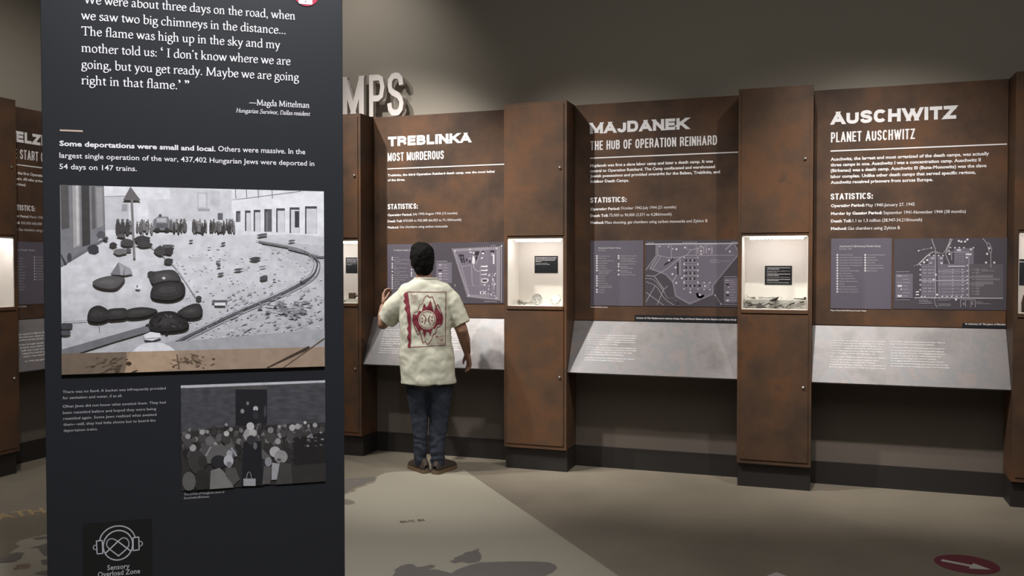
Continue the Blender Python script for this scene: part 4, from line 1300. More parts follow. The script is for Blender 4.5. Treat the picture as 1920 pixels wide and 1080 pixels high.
# on the step
cutlery('table_knife', (TX3 + .105, -.04, RSZ), PI, .0, 'curved grey knife at the left end of the display step', .07, CUT)
t = thing('curved_blade', 'curved dark blade rising at the far left end of the display step', 'blade', (TX3 + .06, -.055, RSZ))
MB().tube([(-.018, 0, .030), (0, 0, .014), (.025, 0, .004), (.05, 0, .003)], [.001, .003, .004, .003], 8).build('blade', STEEL, t, True)
t = thing('comb', 'pale long comb lying on the left half of the display step', 'comb', (TX3 + .19, -.05, RSZ))
MB().box(-.065, .065, -.006, .006, .010, .018, .002).build('spine', PALEM, t)
tn = MB()
for k in range(28):
    tn.box(-.062 + k * .0045, -.0600 + k * .0045, -.002, .002, 0, .0105)
tn.build('teeth', PALEM, t)
t = thing('small_ring', 'tiny pale ring in the middle of the display step', 'ring', (TX3 + .276, -.05, RSZ))
MB().tube([(.008 * math.cos(2 * PI * k / 16), 0, .0095 + .008 * math.sin(2 * PI * k / 16)) for k in range(17)], .0015, 6, False).build('band', PALEM, t, True)
t = thing('tobacco_pipe', 'dark long stemmed pipe at the right end of the display step', 'pipe', (TX3 + .43, -.05, RSZ))
MB().tube([(-.07, 0, .006), (-.03, 0, .005), (0, 0, .006)], [.003, .004, .005], 8).build('stem', BROWN, t, True)
MB().lathe([(.006, 0), (.009, .006), (.008, .018), (.006, .019)], Matrix.Translation((.003, 0, 0)), 12).build('bowl', DARKM, t, True)

# narrow case right of the panel (tower 1)
TX1 = TOW[1]
t = thing('brown_box', 'small brown box object with a short nozzle in the narrow case by the panel', 'artifact', (TX1 + .340, -.09, FZ + .030))
MB().box(-.030, .018, -.02, .02, 0, .048, .004).build('body', BROWN, t)
MB().lathe([(.014, 0), (.011, .012), (.011, .025)], Matrix.Translation((.018, 0, .024)) @ Matrix.Rotation(PI / 2, 4, 'Y'), 14).build('nozzle', BROWN, t, True)
tag(MB().box(TX1 + .295, TX1 + .40, -.13, -.05, FZ, FZ + .030, .002).build('display_block', ACRY), 'small pale block under the brown box object', 'display block')
t = thing('flat_tool', 'flat grey metal piece on the floor of the narrow case by the panel', 'artifact', (TX1 + .21, -.10, FZ))
MB().prism([(-.05, 0), (.06, 0), (.06, .018), (.02, .022), (-.05, .012)], -.02, .02).build('plate', STEEL, t)
MB().tube([(.03, -.022, .011), (.03, .022, .011)], .006, 10).build('rivet', DARKM, t, True)
# left tower
t = thing('enamel_pot', 'dark blue object at the bottom of the lit case at the far left edge', 'artifact', tuple(FLW.at(LS + PW - .135, FZ, .10)), PI / 2)
MB().lathe([(.03, 0), (.042, .02), (.045, .06), (.038, .085), (.036, .085), (.03, .01)], Matrix(), 20).build('pot', BLUE, t, True)
MB().tube([(.04, 0, .07), (.066, 0, .065), (.066, 0, .03), (.043, 0, .025)], .005, 8).build('handle', BLUE, t, True)
# right tower: folded cloth
t = thing('shoe_sole', 'worn dark shoe sole leaning in the lit case cut off by the right edge', 'artifact', (TOW[4] + .10, -.08, FZ))
MB().prism([(-.03, 0), (.03, 0), (.035, .05), (.03, .10), (.01, .12), (-.02, .11), (-.032, .06)], -.008, .008).build('sole', BROWN, t)
MB().prism([(-.028, .001), (.028, .001), (.03, .03), (-.03, .03)], -.022, -.008).build('heel', DARKM, t)

# ------------------------------------------------------------------ free-standing quote panel
PHI = math.radians(36.1)
PO = Vector((-1.9252, -4.6417, 0))
PEX = Vector((math.cos(PHI), math.sin(PHI), 0))
PWID = .7768
FP = Frame(PO, PEX, (0, 0, 1))
pt = thing('quote_panel', 'tall charcoal free-standing text panel with two old photographs at the left', 'text panel', tuple(PO + PEX * PWID / 2), PHI)
MB().box(-PWID / 2, PWID / 2, 0, .05, .012, 2.62, .0015).build('board', PANELK, pt)
MB().box(-PWID / 2 - .03, PWID / 2 + .03, -.10, .20, 0, .012, .003).build('base_plate', BLACKP, pt)
z = (3, 60, 0)
mb = MB()
for s, p0, p1 in (('We were about three days on the road, when', (293, 18), (1480, 116)),
                  ('we saw two big chimneys in the distance...', (279, 108), (1428, 194)),
                  ('The flame was high up in the sky and my', (279, 197), (1394, 274)),
                  ('mother told us: \u2018 I don\'t know where we are', (279, 291), (1453, 367)),
                  ('going, but you get ready. Maybe we are going', (279, 383), (1499, 455)),
                  ('right in that flame.\u2019 \u201d', (279, 473), (886, 503))):
    textpx(mb, FP, s, p0, p1, 48, 0, z, fn=serif_to)
mb.build('quote_text', WHITE, pt, world=True)
mb = MB()
textpx(mb, FP, '\u2014Magda Mittelman', (1222, 590), (1560, 608), 32, .012, z, fn=serif_to)
textpx(mb, FP, 'Hungarian Survivor, Dallas resident', (1147, 632), (1561, 654), 23, .012, z, shear=.22, fn=serif_to)
mb.build('credit_text', WHITE, pt, world=True)
rule(pt, FP, (157, 733), (286, 740), .0045, z, TAN)
block('body_text', pt, FP, [('Some deportations were small and local.', (155, 821), (1033, 851), 30, .03), ('Others were massive. In the', (1047, 851), (1537, 869), 30, .008),
                            ('largest single operation of the war, 437,402 Hungarian Jews were deported in', (155, 888), (1588, 931), 30, .008),
                            ('54 days on 147 trains.', (155, 951), (590, 961), 30, .008)], z)
block('small_text', pt, FP, [('There was no food. A bucket was infrequently provided', (148, 228), (1760, 168), 42, 0), ('for sanitation and water, if at all.', (148, 322), (1080, 285), 42, 0),
                             ('Often Jews did not know what awaited them. They had', (150, 455), (1760, 390), 42, 0), ('been resettled before and hoped they were being', (152, 553), (1610, 487), 42, 0),
                             ('resettled again. Some Jews realized what awaited', (158, 645), (1615, 575), 42, 0), ('them\u2014still, they had little choice but to board the', (160, 738), (1600, 668), 42, 0),
                             ('deportation trains.', (163, 832), (695, 803), 42, 0)], (8.348, 100, 710), WHITE2)
block('photo_caption', pt, FP, [('The arrival of Hungarian Jews at', (215, 430), (1340, 345), 60, 0), ('Auschwitz-Birkenau', (215, 530), (920, 487), 60, 0)], (14.77, 330, 900), WHITE2)


def g(v, warm=0):
    return lin((min(255, v + warm * .35), v, v + (4 if warm == 0 else 0)))


def tones(d, x0, y0, x1, y1, nx, ny, fn):
    """printed halftone ground: small squares whose grey follows fn"""
    for i in range(nx):
        for j in range(ny):
            xa, xb = x0 + (x1 - x0) * i / nx, x0 + (x1 - x0) * (i + 1) / nx
            ya, yb = y0 + (y1 - y0) * j / ny, y0 + (y1 - y0) * (j + 1) / ny
            ab = [d.p(xa, ya), d.p(xb, ya), d.p(xb, yb), d.p(xa, yb)]
            d.add([d.fr.at(a, b, d.off) for a, b in ab], [(0, 1, 2, 3)], g(fn((xa + xb) / 2, (ya + yb) / 2)))
    d.off += 6e-6


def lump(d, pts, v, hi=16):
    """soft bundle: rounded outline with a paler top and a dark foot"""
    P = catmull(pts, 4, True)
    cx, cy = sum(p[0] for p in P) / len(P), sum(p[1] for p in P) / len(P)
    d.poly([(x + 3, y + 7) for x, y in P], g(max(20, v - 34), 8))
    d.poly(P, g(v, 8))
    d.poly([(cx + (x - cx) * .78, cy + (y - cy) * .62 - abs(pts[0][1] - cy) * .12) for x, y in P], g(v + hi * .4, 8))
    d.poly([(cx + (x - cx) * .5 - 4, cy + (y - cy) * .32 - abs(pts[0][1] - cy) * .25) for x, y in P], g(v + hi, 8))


# street photograph
z = (2.7, 60, 320)
d = Draw(FP, *z, off=.002)
d.clip = (FP.px(112.5, 347)[0], FP.px(607, 360)[0], FP.px(118, 702)[1], FP.px(112, 347)[1])
tones(d, 140, 60, 1490, 1045, 70, 52, lambda x, y: max(120, min(222, (208 if y < 320 else 199 - max(0, y - 560) * .075 - max(0, x - 900) * .018) + 9 * noise.noise(Vector((x * .012, y * .03, 0))) + 5 * noise.noise(Vector((x * .05, y * .12, 3))))))
d.poly([(360, 130), (490, 130), (490, 300), (360, 300)], g(186)).poly([(700, 90), (1010, 100), (1010, 250), (700, 260)], g(192)).poly([(590, 150), (700, 140), (700, 270), (590, 260)], g(196))
d.rect(835, 110, 890, 200, g(176)).rect(845, 118, 880, 185, g(196)).rect(455, 170, 482, 205, g(150)).rect(940, 215, 966, 250, g(95)).rect(905, 105, 950, 180, g(182)).rect(840, 192, 900, 206, g(150))
d.line([(370, 132), (490, 128)], 4, g(140)).line([(1010, 150), (1360, 105)], 4, g(120))
# left facade
d.poly([(140, 60), (365, 75), (372, 320), (290, 400), (140, 490)], g(118))
for x0, x1, y0, y1, v in ((145, 185, 75, 300, 80), (205, 240, 75, 390, 150), (250, 290, 75, 385, 62), (300, 318, 80, 300, 90), (325, 355, 85, 290, 140), (222, 234, 75, 380, 180)):
    d.poly([(x0, y0), (x1, y0), (x1 + 6, y1 - 10), (x0 + 6, y1)], g(v, 8))
d.line([(150, 480), (290, 395), (380, 340)], 16, g(105)).line([(145, 430), (170, 475)], 14, g(60))
d.blob(310, 400, 30, 26, g(62), jit=.1).blob(350, 325, 22, 20, g(85), jit=.1).blob(190, 440, 12, 24, g(70))
# white building at right
d.poly([(1010, 150), (1490, 95), (1490, 335), (1030, 300)], g(214))
for x, w in ((1033, 22), (1078, 28), (1122, 34), (1176, 38), (1236, 44), (1304, 50), (1382, 60)):
    top = 205 - (x - 1033) * .07
    bot = 260 if x < 1040 else 305 + (x - 1078) * .05
    d.rect(x, top, x + w, bot, g(70)).rect(x + 7, top + 12, x + w - 1, bot, g(196 if x not in (1033, 1176) else 110))
d.rect(1330, 205, 1352, 288, g(60)).rect(1195, 195, 1212, 305, g(90))
for x in (1030, 1085, 1145, 1215):
    d.line([(x, 95), (x + 2, 140)], 4, g(110))
# road, kerb, rails
d.poly([(1140, 355), (1490, 380), (1490, 600), (1400, 500)], g(180))
for k in range(420):
    x, y = random.uniform(640, 1470), random.uniform(380, 900)
    if (x - 700) * .5 + (y - 480) > 0:
        d.blob(x, y, random.uniform(2, 9), random.uniform(1, 3), g(random.choice((170, 178, 186, 214))), 6)
for k in range(160):
    d.blob(random.uniform(980, 1470), random.uniform(600, 890), random.uniform(5, 16), random.uniform(1, 4), g(random.choice((140, 155, 168))), 6, .2, -.4)
r1 = catmull([(690, 885), (860, 800), (1050, 710), (1260, 620), (1400, 545), (1440, 490), (1430, 440), (1340, 395), (1150, 357)], 6)
d.line(r1, 7, g(88)).line([(x + 14, y + 8) for x, y in r1], 4, g(120)).line([(x - 16, y - 4) for x, y in r1], 3, g(150))
d.line([(1475, 820), (1185, 1000)], 17, g(62)).line([(1475, 850), (1260, 1000)], 7, g(90))
d.line(catmull([(1300, 395), (1380, 415), (1450, 435), (1480, 435)], 4), 8, g(120))
d.line(catmull([(830, 640), (720, 480), (600, 380), (560, 310)], 4), 4, g(165))
d.poly([(140, 905), (560, 790), (600, 770), (640, 780), (590, 815), (420, 865), (140, 950)], g(112))
d.line([(340, 770), (345, 810)], 2, g(140)).line([(150, 765), (280, 758)], 3, g(140))
# crowd far down the street
for k in range(90):
    x = random.choice((random.uniform(425, 610), random.uniform(815, 1025), random.uniform(815, 1025), random.uniform(700, 780)))
    y = 286 + random.uniform(-10, 14)
    v = random.choice((60, 75, 95, 115))
    d.blob(x, y, random.uniform(5, 10), random.uniform(16, 26), g(v, 10), 8).blob(x, y - 28, 5, 6, g(v + 25, 10), 7)
for x in (437, 460, 485):
    d.blob(x, 290, 13, 36, g(66, 10), 9).blob(x, 252, 8, 8, g(90, 10), 8)
# lorry
d.poly([(612, 300), (615, 250), (640, 232), (690, 234), (700, 262), (696, 304)], g(120)).rect(632, 240, 682, 262, g(170)).blob(635, 298, 14, 9, g(60)).blob(684, 298, 12, 9, g(60)).rect(630, 268, 690, 290, g(95)).blob(650, 228, 8, 8, g(80))
# sign post
d.poly([(500, 78), (462, 150), (552, 152)], g(98, 14)).line([(507, 150), (520, 440)], 11, g(120, 12))
# bundles on the pavement
for x, y, rx, ry, v in ((412, 375, 20, 12, 60), (485, 365, 32, 20, 70), (560, 350, 42, 20, 62), (572, 374, 42, 14, 66), (447, 410, 32, 16, 112), (650, 405, 32, 24, 70), (694, 405, 22, 18, 58), (690, 382, 32, 9, 85), (692, 458, 24, 16, 62), (490, 402, 16, 8, 85), (375, 346, 14, 8, 66), (455, 330, 22, 8, 90)):
    d.blob(x, y, rx, ry, g(v, 8), 12, .15)
d.poly([(398, 525), (440, 462), (470, 480), (470, 530)], g(118)).poly([(470, 480), (500, 495), (512, 522), (470, 530)], g(150)).poly([(440, 462), (470, 480), (460, 530), (450, 528)], g(160))
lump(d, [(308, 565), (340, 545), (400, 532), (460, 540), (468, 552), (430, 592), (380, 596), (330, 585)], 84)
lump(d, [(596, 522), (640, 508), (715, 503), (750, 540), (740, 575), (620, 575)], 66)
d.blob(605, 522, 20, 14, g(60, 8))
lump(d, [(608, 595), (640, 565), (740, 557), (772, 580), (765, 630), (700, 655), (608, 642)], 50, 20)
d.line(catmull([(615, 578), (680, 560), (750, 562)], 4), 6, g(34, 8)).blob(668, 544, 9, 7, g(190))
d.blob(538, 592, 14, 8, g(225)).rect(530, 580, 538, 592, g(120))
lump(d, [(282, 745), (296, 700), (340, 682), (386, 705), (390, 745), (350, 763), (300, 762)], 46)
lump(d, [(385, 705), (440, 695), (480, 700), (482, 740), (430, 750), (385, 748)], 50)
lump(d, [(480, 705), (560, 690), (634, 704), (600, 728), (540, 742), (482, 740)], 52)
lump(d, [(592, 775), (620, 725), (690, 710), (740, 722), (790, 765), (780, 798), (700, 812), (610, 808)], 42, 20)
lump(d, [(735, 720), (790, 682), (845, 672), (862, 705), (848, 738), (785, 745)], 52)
for k in range(26):
    d.blob(random.gauss(690, 50), random.gauss(765, 22), random.uniform(6, 18), random.uniform(3, 7), g(random.choice((34, 58, 84)), 8), 8, .2, random.uniform(-1, 1))
d.blob(845, 645, 15, 12, g(62, 8))
d.poly([(568, 830), (600, 815), (650, 822), (655, 845), (610, 860), (572, 855)], g(215)).line([(575, 850), (650, 845)], 6, g(160))
d.blob(172, 785, 40, 16, g(70), jit=.1).blob(170, 820, 30, 12, g(80))
# litter on the road
for x, y, w, h, v in ((805, 356, 12, 5, 90), (968, 368, 11, 6, 80), (896, 390, 10, 3, 110), (1165, 325, 26, 7, 90), (1315, 355, 16, 5, 90), (1128, 445, 26, 10, 70), (943, 460, 14, 6, 110), (945, 482, 10, 5, 80), (955, 522, 18, 6, 95), (1045, 500, 26, 6, 85), (1165, 486, 20, 4, 100), (1172, 540, 20, 12, 80), (1226, 552, 8, 4, 95), (1370, 560, 22, 5, 90)):
    d.blob(x, y, w, h, g(v), 9, .25, -.15)
d.line([(915, 662), (985, 660)], 12, g(90)).rect(925, 668, 980, 682, g(215)).line([(1275, 815), (1295, 840), (1315, 850)], 6, g(80))
for k in range(60):
    d.blob(random.gauss(1310, 70), random.gauss(695, 22), random.uniform(4, 22), random.uniform(2, 6), g(random.choice((110, 125, 140))), 7, .3, .1)
# large pale half-round shape and the caption band at the bottom
arc = [(620 + 128 * math.cos(PI * k / 14), 965 - 98 * math.sin(PI * k / 14)) for k in range(15)]
d.poly([(500, 1000), (530, 900), (690, 868), (1490, 800), (1490, 1000)], g(158)).poly(arc, g(212))
d.poly([(140, 925), (1490, 890), (1490, 1000), (140, 1045)], lin((150, 130, 112)))
d.poly([(140, 925), (480, 917), (480, 1030), (140, 1045)], lin((112, 98, 84)))
d.poly([(498, 916), (740, 909), (745, 1000), (600, 1016), (470, 1024)], lin((166, 143, 120)))
for k in range(46):
    d.blob(random.gauss(820, 60), random.gauss(968, 20), random.uniform(4, 18), random.uniform(2, 6), lin(random.choice(((80, 66, 54), (98, 82, 68), (120, 102, 86)))), 7, .3, random.uniform(-.6, .6))
for k in range(26):
    d.blob(random.gauss(400, 60), random.gauss(990, 16), random.uniform(8, 24), random.uniform(2, 6), lin(random.choice(((72, 60, 50), (88, 74, 62)))), 7, .3, -.3)
d.blob(492, 975, 14, 10, lin((60, 46, 36))).line([(735, 930), (745, 1000)], 7, lin((96, 78, 62)))
d.line([(1400, 895), (1195, 1000)], 17, lin((66, 54, 46))).line([(1478, 850), (1275, 995)], 8, lin((92, 78, 66)))
ph = d.build('street_photograph', PHOTO, pt, world=True)
q = MB()
for s, p0, p1 in (('Street scene from Krakow after the deportation of the Jews, with their', (160, 258), (1715, 215)), ('possessions strewn about.', (160, 345), (765, 320))):
    textpx(q, FP, s, p0, p1, 38, 0, (6.4, 100, 640), off=.0060)
INV[ph.name] = INV[pt.name]
q.build('caption_text', WHITE2, ph, world=True)

# platform photograph
z = (2.7, 60, 680)
d = Draw(FP, *z, off=.002)
d.clip = (FP.px(339, 723)[0], FP.px(609.5, 712)[0], FP.px(344, 920)[1], FP.px(338, 722.5)[1])
d.poly([(740, 100), (1500, 75), (1500, 610), (740, 660)], g(74, 8))
d.poly([(740, 130), (1500, 100), (1500, 75), (740, 100)], g(168))
d.line([(750, 122), (1480, 95)], 4, g(190)).rect(785, 150, 845, 178, g(150)).rect(752, 152, 774, 180, g(140))
for x, v in ((760, 60), (905, 66), (1190, 88), (1400, 60), (1010, 84)):
    d.poly([(x, 128), (x + 16, 127), (x + 16, 360), (x, 360)], g(v, 6))
for k in range(9):
    d.line([(920, 150 + k * 22), (1010, 148 + k * 22)], 2, g(62)).line([(1205, 140 + k * 22), (1480, 130 + k * 22)], 2, g(66))
d.rect(1030, 135, 1190, 320, g(36)).blob(1092, 205, 7, 10, g(110)).blob(1065, 245, 10, 12, g(130)).blob(1132, 232, 13, 13, g(175)).blob(1132, 262, 14, 24, g(50)).blob(1180, 245, 7, 30, g(66))
tones(d, 740, 130, 1030, 340, 24, 18, lambda x, y: 70 + 12 * noise.noise(Vector((x * .03, y * .05, 1))))
tones(d, 1190, 115, 1500, 320, 24, 18, lambda x, y: 70 + 14 * noise.noise(Vector((x * .02, y * .06, 4))))
d.poly([(740, 360), (900, 330), (1100, 320), (1500, 300), (1500, 620), (740, 660)], g(48, 8))
for k in range(150):
    t = random.random()
    x = random.uniform(760, 1480)
    y = 310 + t * 110 + (20 if x < 900 else 0)
    v = random.choice((40, 48, 58, 70, 88))
    r = 8 + t * 9
    d.blob(x, y + r * 2.4, r * 1.5, r * 2, g(v, 8), 10, .08).blob(x, y, r, r * 1.05, g(random.choice((56, 64, 75, 90, 110, 140)), 8), 9)
for x, y, r, hv, bv in ((815, 430, 18, 150, 66), (862, 350, 14, 150, 66), (790, 372, 14, 140, 70), (900, 395, 24, 96, 76), (1105, 320, 20, 180, 150), (1118, 355, 20, 165, 60), (1318, 328, 17, 165, 70), (1345, 322, 15, 150, 60), (1432, 315, 12, 150, 60), (1382, 302, 8, 180, 60), (985, 358, 14, 170, 60), (1208, 340, 16, 120, 66)):
    d.blob(x, y + r * 2.2, r * 1.7, r * 1.8, g(bv, 8), 12, .08).blob(x, y, r, r, g(hv, 8), 10)
d.poly([(1070, 400), (1160, 395), (1170, 620), (1060, 625)], g(34)).blob(1110, 390, 22, 24, g(52)).blob(1130, 420, 10, 18, g(96))
d.blob(835, 500, 44, 60, g(58, 8), jit=.05).blob(865, 500, 26, 32, g(48, 8)).blob(860, 600, 40, 62, g(44, 8)).blob(795, 600, 34, 50, g(88, 8))
d.poly([(880, 470), (905, 420), (960, 410), (985, 430), (990, 500), (890, 510)], g(92, 8)).line([(880, 470), (905, 425)], 7, g(140))
d.blob(1010, 455, 28, 26, g(84)).blob(1000, 460, 16, 20, g(150)).line([(1010, 432), (1035, 470)], 8, g(150))
d.blob(945, 500, 40, 34, g(42)).poly([(905, 545), (950, 530), (1010, 590), (1020, 630), (900, 640)], g(112, 8)).blob(995, 495, 25, 30, g(168)).blob(998, 515, 15, 16, g(120)).poly([(980, 530), (1030, 530), (1052, 590), (1020, 620), (980, 570)], g(78, 8))
d.rect(1070, 585, 1132, 622, g(150)).line(catmull([(1085, 588), (1092, 556), (1105, 556), (1112, 588)], 4), 4, g(130))
d.blob(1230, 450, 28, 28, g(165, 8)).blob(1260, 475, 34, 34, g(135, 8)).blob(1196, 500, 18, 24, g(130)).poly([(1215, 505), (1258, 510), (1240, 590), (1212, 592)], g(150)).poly([(1255, 500), (1310, 510), (1320, 610), (1235, 615)], g(64, 8)).poly([(1175, 520), (1215, 525), (1205, 612), (1165, 614)], g(80, 8)).blob(1250, 490, 12, 8, g(80))
d.poly([(1320, 380), (1500, 350), (1500, 610), (1330, 610)], g(36, 6))
for k in range(20):
    d.blob(random.uniform(1320, 1480), random.uniform(350, 420), 8, 5, g(random.choice((70, 100, 130))), 7, .2)
d.poly([(1320, 520), (1500, 505), (1500, 610), (1320, 615)], g(48, 8))
d.build('platform_photograph', PHOTO, pt, world=True)

# red round sticker at the top with a white handset
z = (12, 520, 0)
r0 = FP.px(574, -12)
st = MB()
R_ = FP.px(598, -12)[0] - r0[0]
st.add([FP.at(r0[0] + R_ * math.cos(2 * PI * k / 40), r0[1] + R_ * math.sin(2 * PI * k / 40), .002) for k in range(40)], [tuple(range(40))])
st = st.build('round_sticker', REDI, pt, world=True)
INV[st.name] = INV[pt.name]
d = Draw(FP, *z, off=.0028)
d.poly([(470, -330), (780, -318), (790, 95), (765, 112), (500, 92), (475, 70)], (.75, .73, .75)).poly([(490, -290), (770, -280), (770, 2), (490, -6)], (.02, .03, .10)).dot(632, 44, 15, (.2, .12, .2))
d.build('handset_icon', PRINT, st, world=True)

# sensory plaque near the floor
z = (9, 140, 960)
a0, b1 = FP.px(140 + 150 / 9, 960 + 182 / 9)
a1, _ = FP.px(140 + 1300 / 9, 960 + 90 / 9)
b0 = b1 - .215
m = MB()
m.add([FP.at(a, b, o) for o in (0, .005) for a, b in ((a0, b0), (a1, b0), (a1, b1), (a0, b1))], [(4, 5, 6, 7), (0, 1, 5, 4), (1, 2, 6, 5), (2, 3, 7, 6), (3, 0, 4, 7)])
pq = m.build('sensory_plaque', PLAQUE, pt, world=True)
INV[pq.name] = INV[pt.name]
d = Draw(FP, *z, off=.0058)
IK = (.55, .56, .60)
circ = lambda cx, cy, rx, ry, t0, t1, n=30: [(cx + rx * math.cos(math.radians(t0 + (t1 - t0) * k / n)), cy - ry * math.sin(math.radians(t0 + (t1 - t0) * k / n)) - (cx + rx * math.cos(math.radians(t0 + (t1 - t0) * k / n)) - 740) * .075) for k in range(n + 1)]
d.line(circ(735, 550, 248, 248, 0, 360, 48), 22, IK)
d.line(circ(725, 480, 300, 255, 8, 172), 22, IK)
d.line([(372, 480), (470, 470), (480, 688), (385, 695), (372, 480)], 18, IK).line([(990, 425), (1085, 412), (1092, 625), (992, 640), (990, 425)], 18, IK)
d.line(catmull([(375, 548), (330, 560), (325, 610), (378, 630)], 5), 18, IK).line(catmull([(1090, 475), (1140, 500), (1140, 545), (1095, 572)], 5), 18, IK)
d.line(catmull([(745, 730), (590, 610), (545, 540), (570, 465), (640, 440), (720, 475)], 6), 20, IK).line([(720, 475), (940, 640)], 20, IK)
d.line(catmull([(745, 730), (890, 600), (920, 510), (880, 440), (810, 430), (740, 480)], 6), 20, IK).line([(740, 480), (530, 680)], 20, IK)
d.build('headphone_heart_icon', PRINT, pq, world=True)
q = MB()
textpx(q, FP, 'Sensory', (555, 972), (930, 940), 85, .01, z, off=.0058)
textpx(q, FP, 'Overload Zone', (395, 1088), (1108, 1030), 85, .01, z, off=.0058)
q.build('plaque_text', WHITE2, pq, world=True)

# ------------------------------------------------------------------ floor graphics


class FloorFrame(Frame):
    pass


FF = Frame((0, 0, 0), (1, 0, 0), (0, 1, 0))
if FF.n.z < 0:
    FF.n = -FF.n
fm = thing('floor_map', 'large pale map printed on the floor with grey land shapes and a straight right edge', 'floor graphic', (-2.4, -2.6, 0))
d = Draw(FF, 1, 0, 0, off=.0012)


def fpoly(name, px, m, off, extra=(), jit=0):
    """outline on the floor; extra = points in metres that close it outside the photo"""
    ab = [FF.px(*q) for q in px] + list(extra)
    mb = MB()
    tris = tessellate_polygon([[Vector((a, b, 0)) for a, b in ab]])
    mb.add([Vector((a, b, off)) for a, b in ab], tris)
    return mb.build(name, m, fm, world=True)


# sea: straight edge at the right, coast at the back
coast = [(870, 881), (855, 886), (800, 884), (760, 884), (738, 885), (722, 887), (712, 891), (706, 894), (707, 898), (700, 899), (704, 902), (700, 906), (690, 908), (682, 907), (690, 910), (672, 915), (664, 918), (668, 921), (655, 924), (645, 928), (646, 936), (650, 940), (640, 944)]
fpoly('sea', [(1400, 1246), (1160, 1080)] + coast + [(600, 955), (500, 965), (380, 978), (250, 985), (150, 992), (100, 1001), (84, 1003), (70, 1006), (52, 1010), (36, 1014), (28, 1020), (40, 1024), (28, 1030), (18, 1037), (38, 1040), (42, 1047), (28, 1054), (0, 1057)], SEA, .0008, [(-5.2, -4.2), (-5.2, -7.2), (-.2, -7.2)])
fpoly('land_patch', [(640, 898), (660, 897), (676, 896), (697, 894), (704, 895), (704, 901), (694, 902), (686, 905), (676, 902), (668, 899), (658, 901), (678, 903), (686, 907), (668, 912), (658, 916), (648, 924), (640, 930), (600, 935), (560, 930), (560, 905)], LAND2, .0014)
fpoly('land_patch', [(640, 936), (652, 936), (664, 940), (666, 944), (654, 947), (640, 946), (610, 945)], LAND, .0014)
fpoly('island', [(842, 1053), (852, 1050), (850, 1047), (858, 1044), (868, 1040), (872, 1036), (884, 1034), (894, 1030), (900, 1029), (897, 1034), (902, 1040), (903, 1047), (898, 1054), (880, 1057), (866, 1054), (852, 1057)], LAND2, .0014)
fpoly('land_patch', [(736, 1080), (742, 1072), (738, 1070), (744, 1066), (752, 1061), (764, 1058), (774, 1058), (782, 1064), (796, 1062), (808, 1059), (817, 1061), (812, 1066), (800, 1069), (818, 1068), (834, 1072), (846, 1075), (858, 1068), (880, 1060), (900, 1055), (960, 1053), (1000, 1053), (1030, 1055), (1042, 1060), (1045, 1066), (1036, 1074), (1018, 1082), (1000, 1100), (900, 1120), (780, 1130), (730, 1110)], LAND2, .0014)
for px in ([(60, 1010), (74, 1007), (86, 1006), (120, 1004), (120, 1010), (90, 1011), (70, 1013)], [(54, 1028), (72, 1024), (84, 1020), (110, 1016), (120, 1045), (84, 1043), (76, 1036), (72, 1028)], [(0, 1046), (14, 1044), (30, 1036), (46, 1037), (40, 1045), (28, 1053), (0, 1055), (-30, 1056), (-30, 1046)], [(76, 1051), (92, 1048), (110, 1048), (110, 1060), (80, 1060)], [(62, 1076), (80, 1071), (100, 1068), (110, 1075), (84, 1080)]):
    fpoly('island', px, LAND2, .0014)


def ftext(name, s, p0, p1, hp, m, bold=.01, parent=fm):
    """lettering on the floor along p0..p1 (photo), reading height hp in photo px"""
    A, B = FF.px(*p0), FF.px(*p1)
    ex = Vector((B[0] - A[0], B[1] - A[1], 0))
    w = ex.length
    ez = Vector((-ex.y, ex.x, 0))
    c = FF.px(p0[0], p0[1] - hp)
    h = abs((Vector((c[0] - A[0], c[1] - A[1], 0))).dot(ez.normalized()))
    f = Frame((A[0], A[1], 0), ex, ez)
    f.n = Vector((0, 0, 1))
    mb = MB()
    text_to(mb, f, s, 0, 0, w, h, bold, .0018)
    return mb.build(name, m, parent, world=True)


ftext('sea_name', 'BALTIC  SEA', (752, 981), (798, 977), 4, INKF, .02)
ftext('sea_name', 'AEGEAN', (30, 1064), (55, 1061), 4, REDF, .02)
ftext('sea_name', 'SEA COAST', (25, 1069), (56, 1066), 4, REDF, .02)
dl = thing('floor_lettering', 'gold floor lettering reading DEATH at the far left on the floor', 'floor lettering', (*FF.px(10, 972), 0))
ftext('letters', 'DEATH', (-62, 985), (88, 962), 12, GOLDV, .03, dl)

# red arrow sticker
A = [FF.px(1752, 1053), FF.px(1874, 1063)]
C0 = Vector(((A[0][0] + A[1][0]) / 2, (A[0][1] + A[1][1]) / 2, 0))
RR = (Vector((*A[0], 0)) - Vector((*A[1], 0))).length / 2
sk = thing('arrow_sticker', 'round red floor sticker with a white arrow at the lower right', 'floor sticker', tuple(C0))
MB().lathe([(RR, 0), (RR, .0012), (.001, .0013)], Matrix.Translation(C0), 48).build('disc', REDS, sk, world=True)
t0, t1 = Vector((*FF.px(1765, 1051), 0)), Vector((*FF.px(1859, 1069), 0))
ax = (t1 - t0).normalized()
ay = Vector((-ax.y, ax.x, 0))
L = (t1 - t0).length
prof = [(0, .017), (.60, .017), (.60, .052), (1, 0), (.60, -.052), (.60, -.017), (0, -.017)]
MB().add([t0 + ax * (a * L) + ay * b + Vector((0, 0, .0022)) for a, b in prof], [(0, 1, 5, 6), (2, 3, 4)]).build('arrow', DULLW, sk, world=True)
P1, P2, P3 = (Vector((*FF.px(*q), 0)) for q in ((1456, 1073), (1438, 1080), (1474, 1080)))
e1, e2 = (P2 - P1).normalized(), (P3 - P1).normalized()
sg = thing('corner_sticker', 'pale pointed floor sticker just entering at the bottom edge', 'floor sticker', tuple(P1))
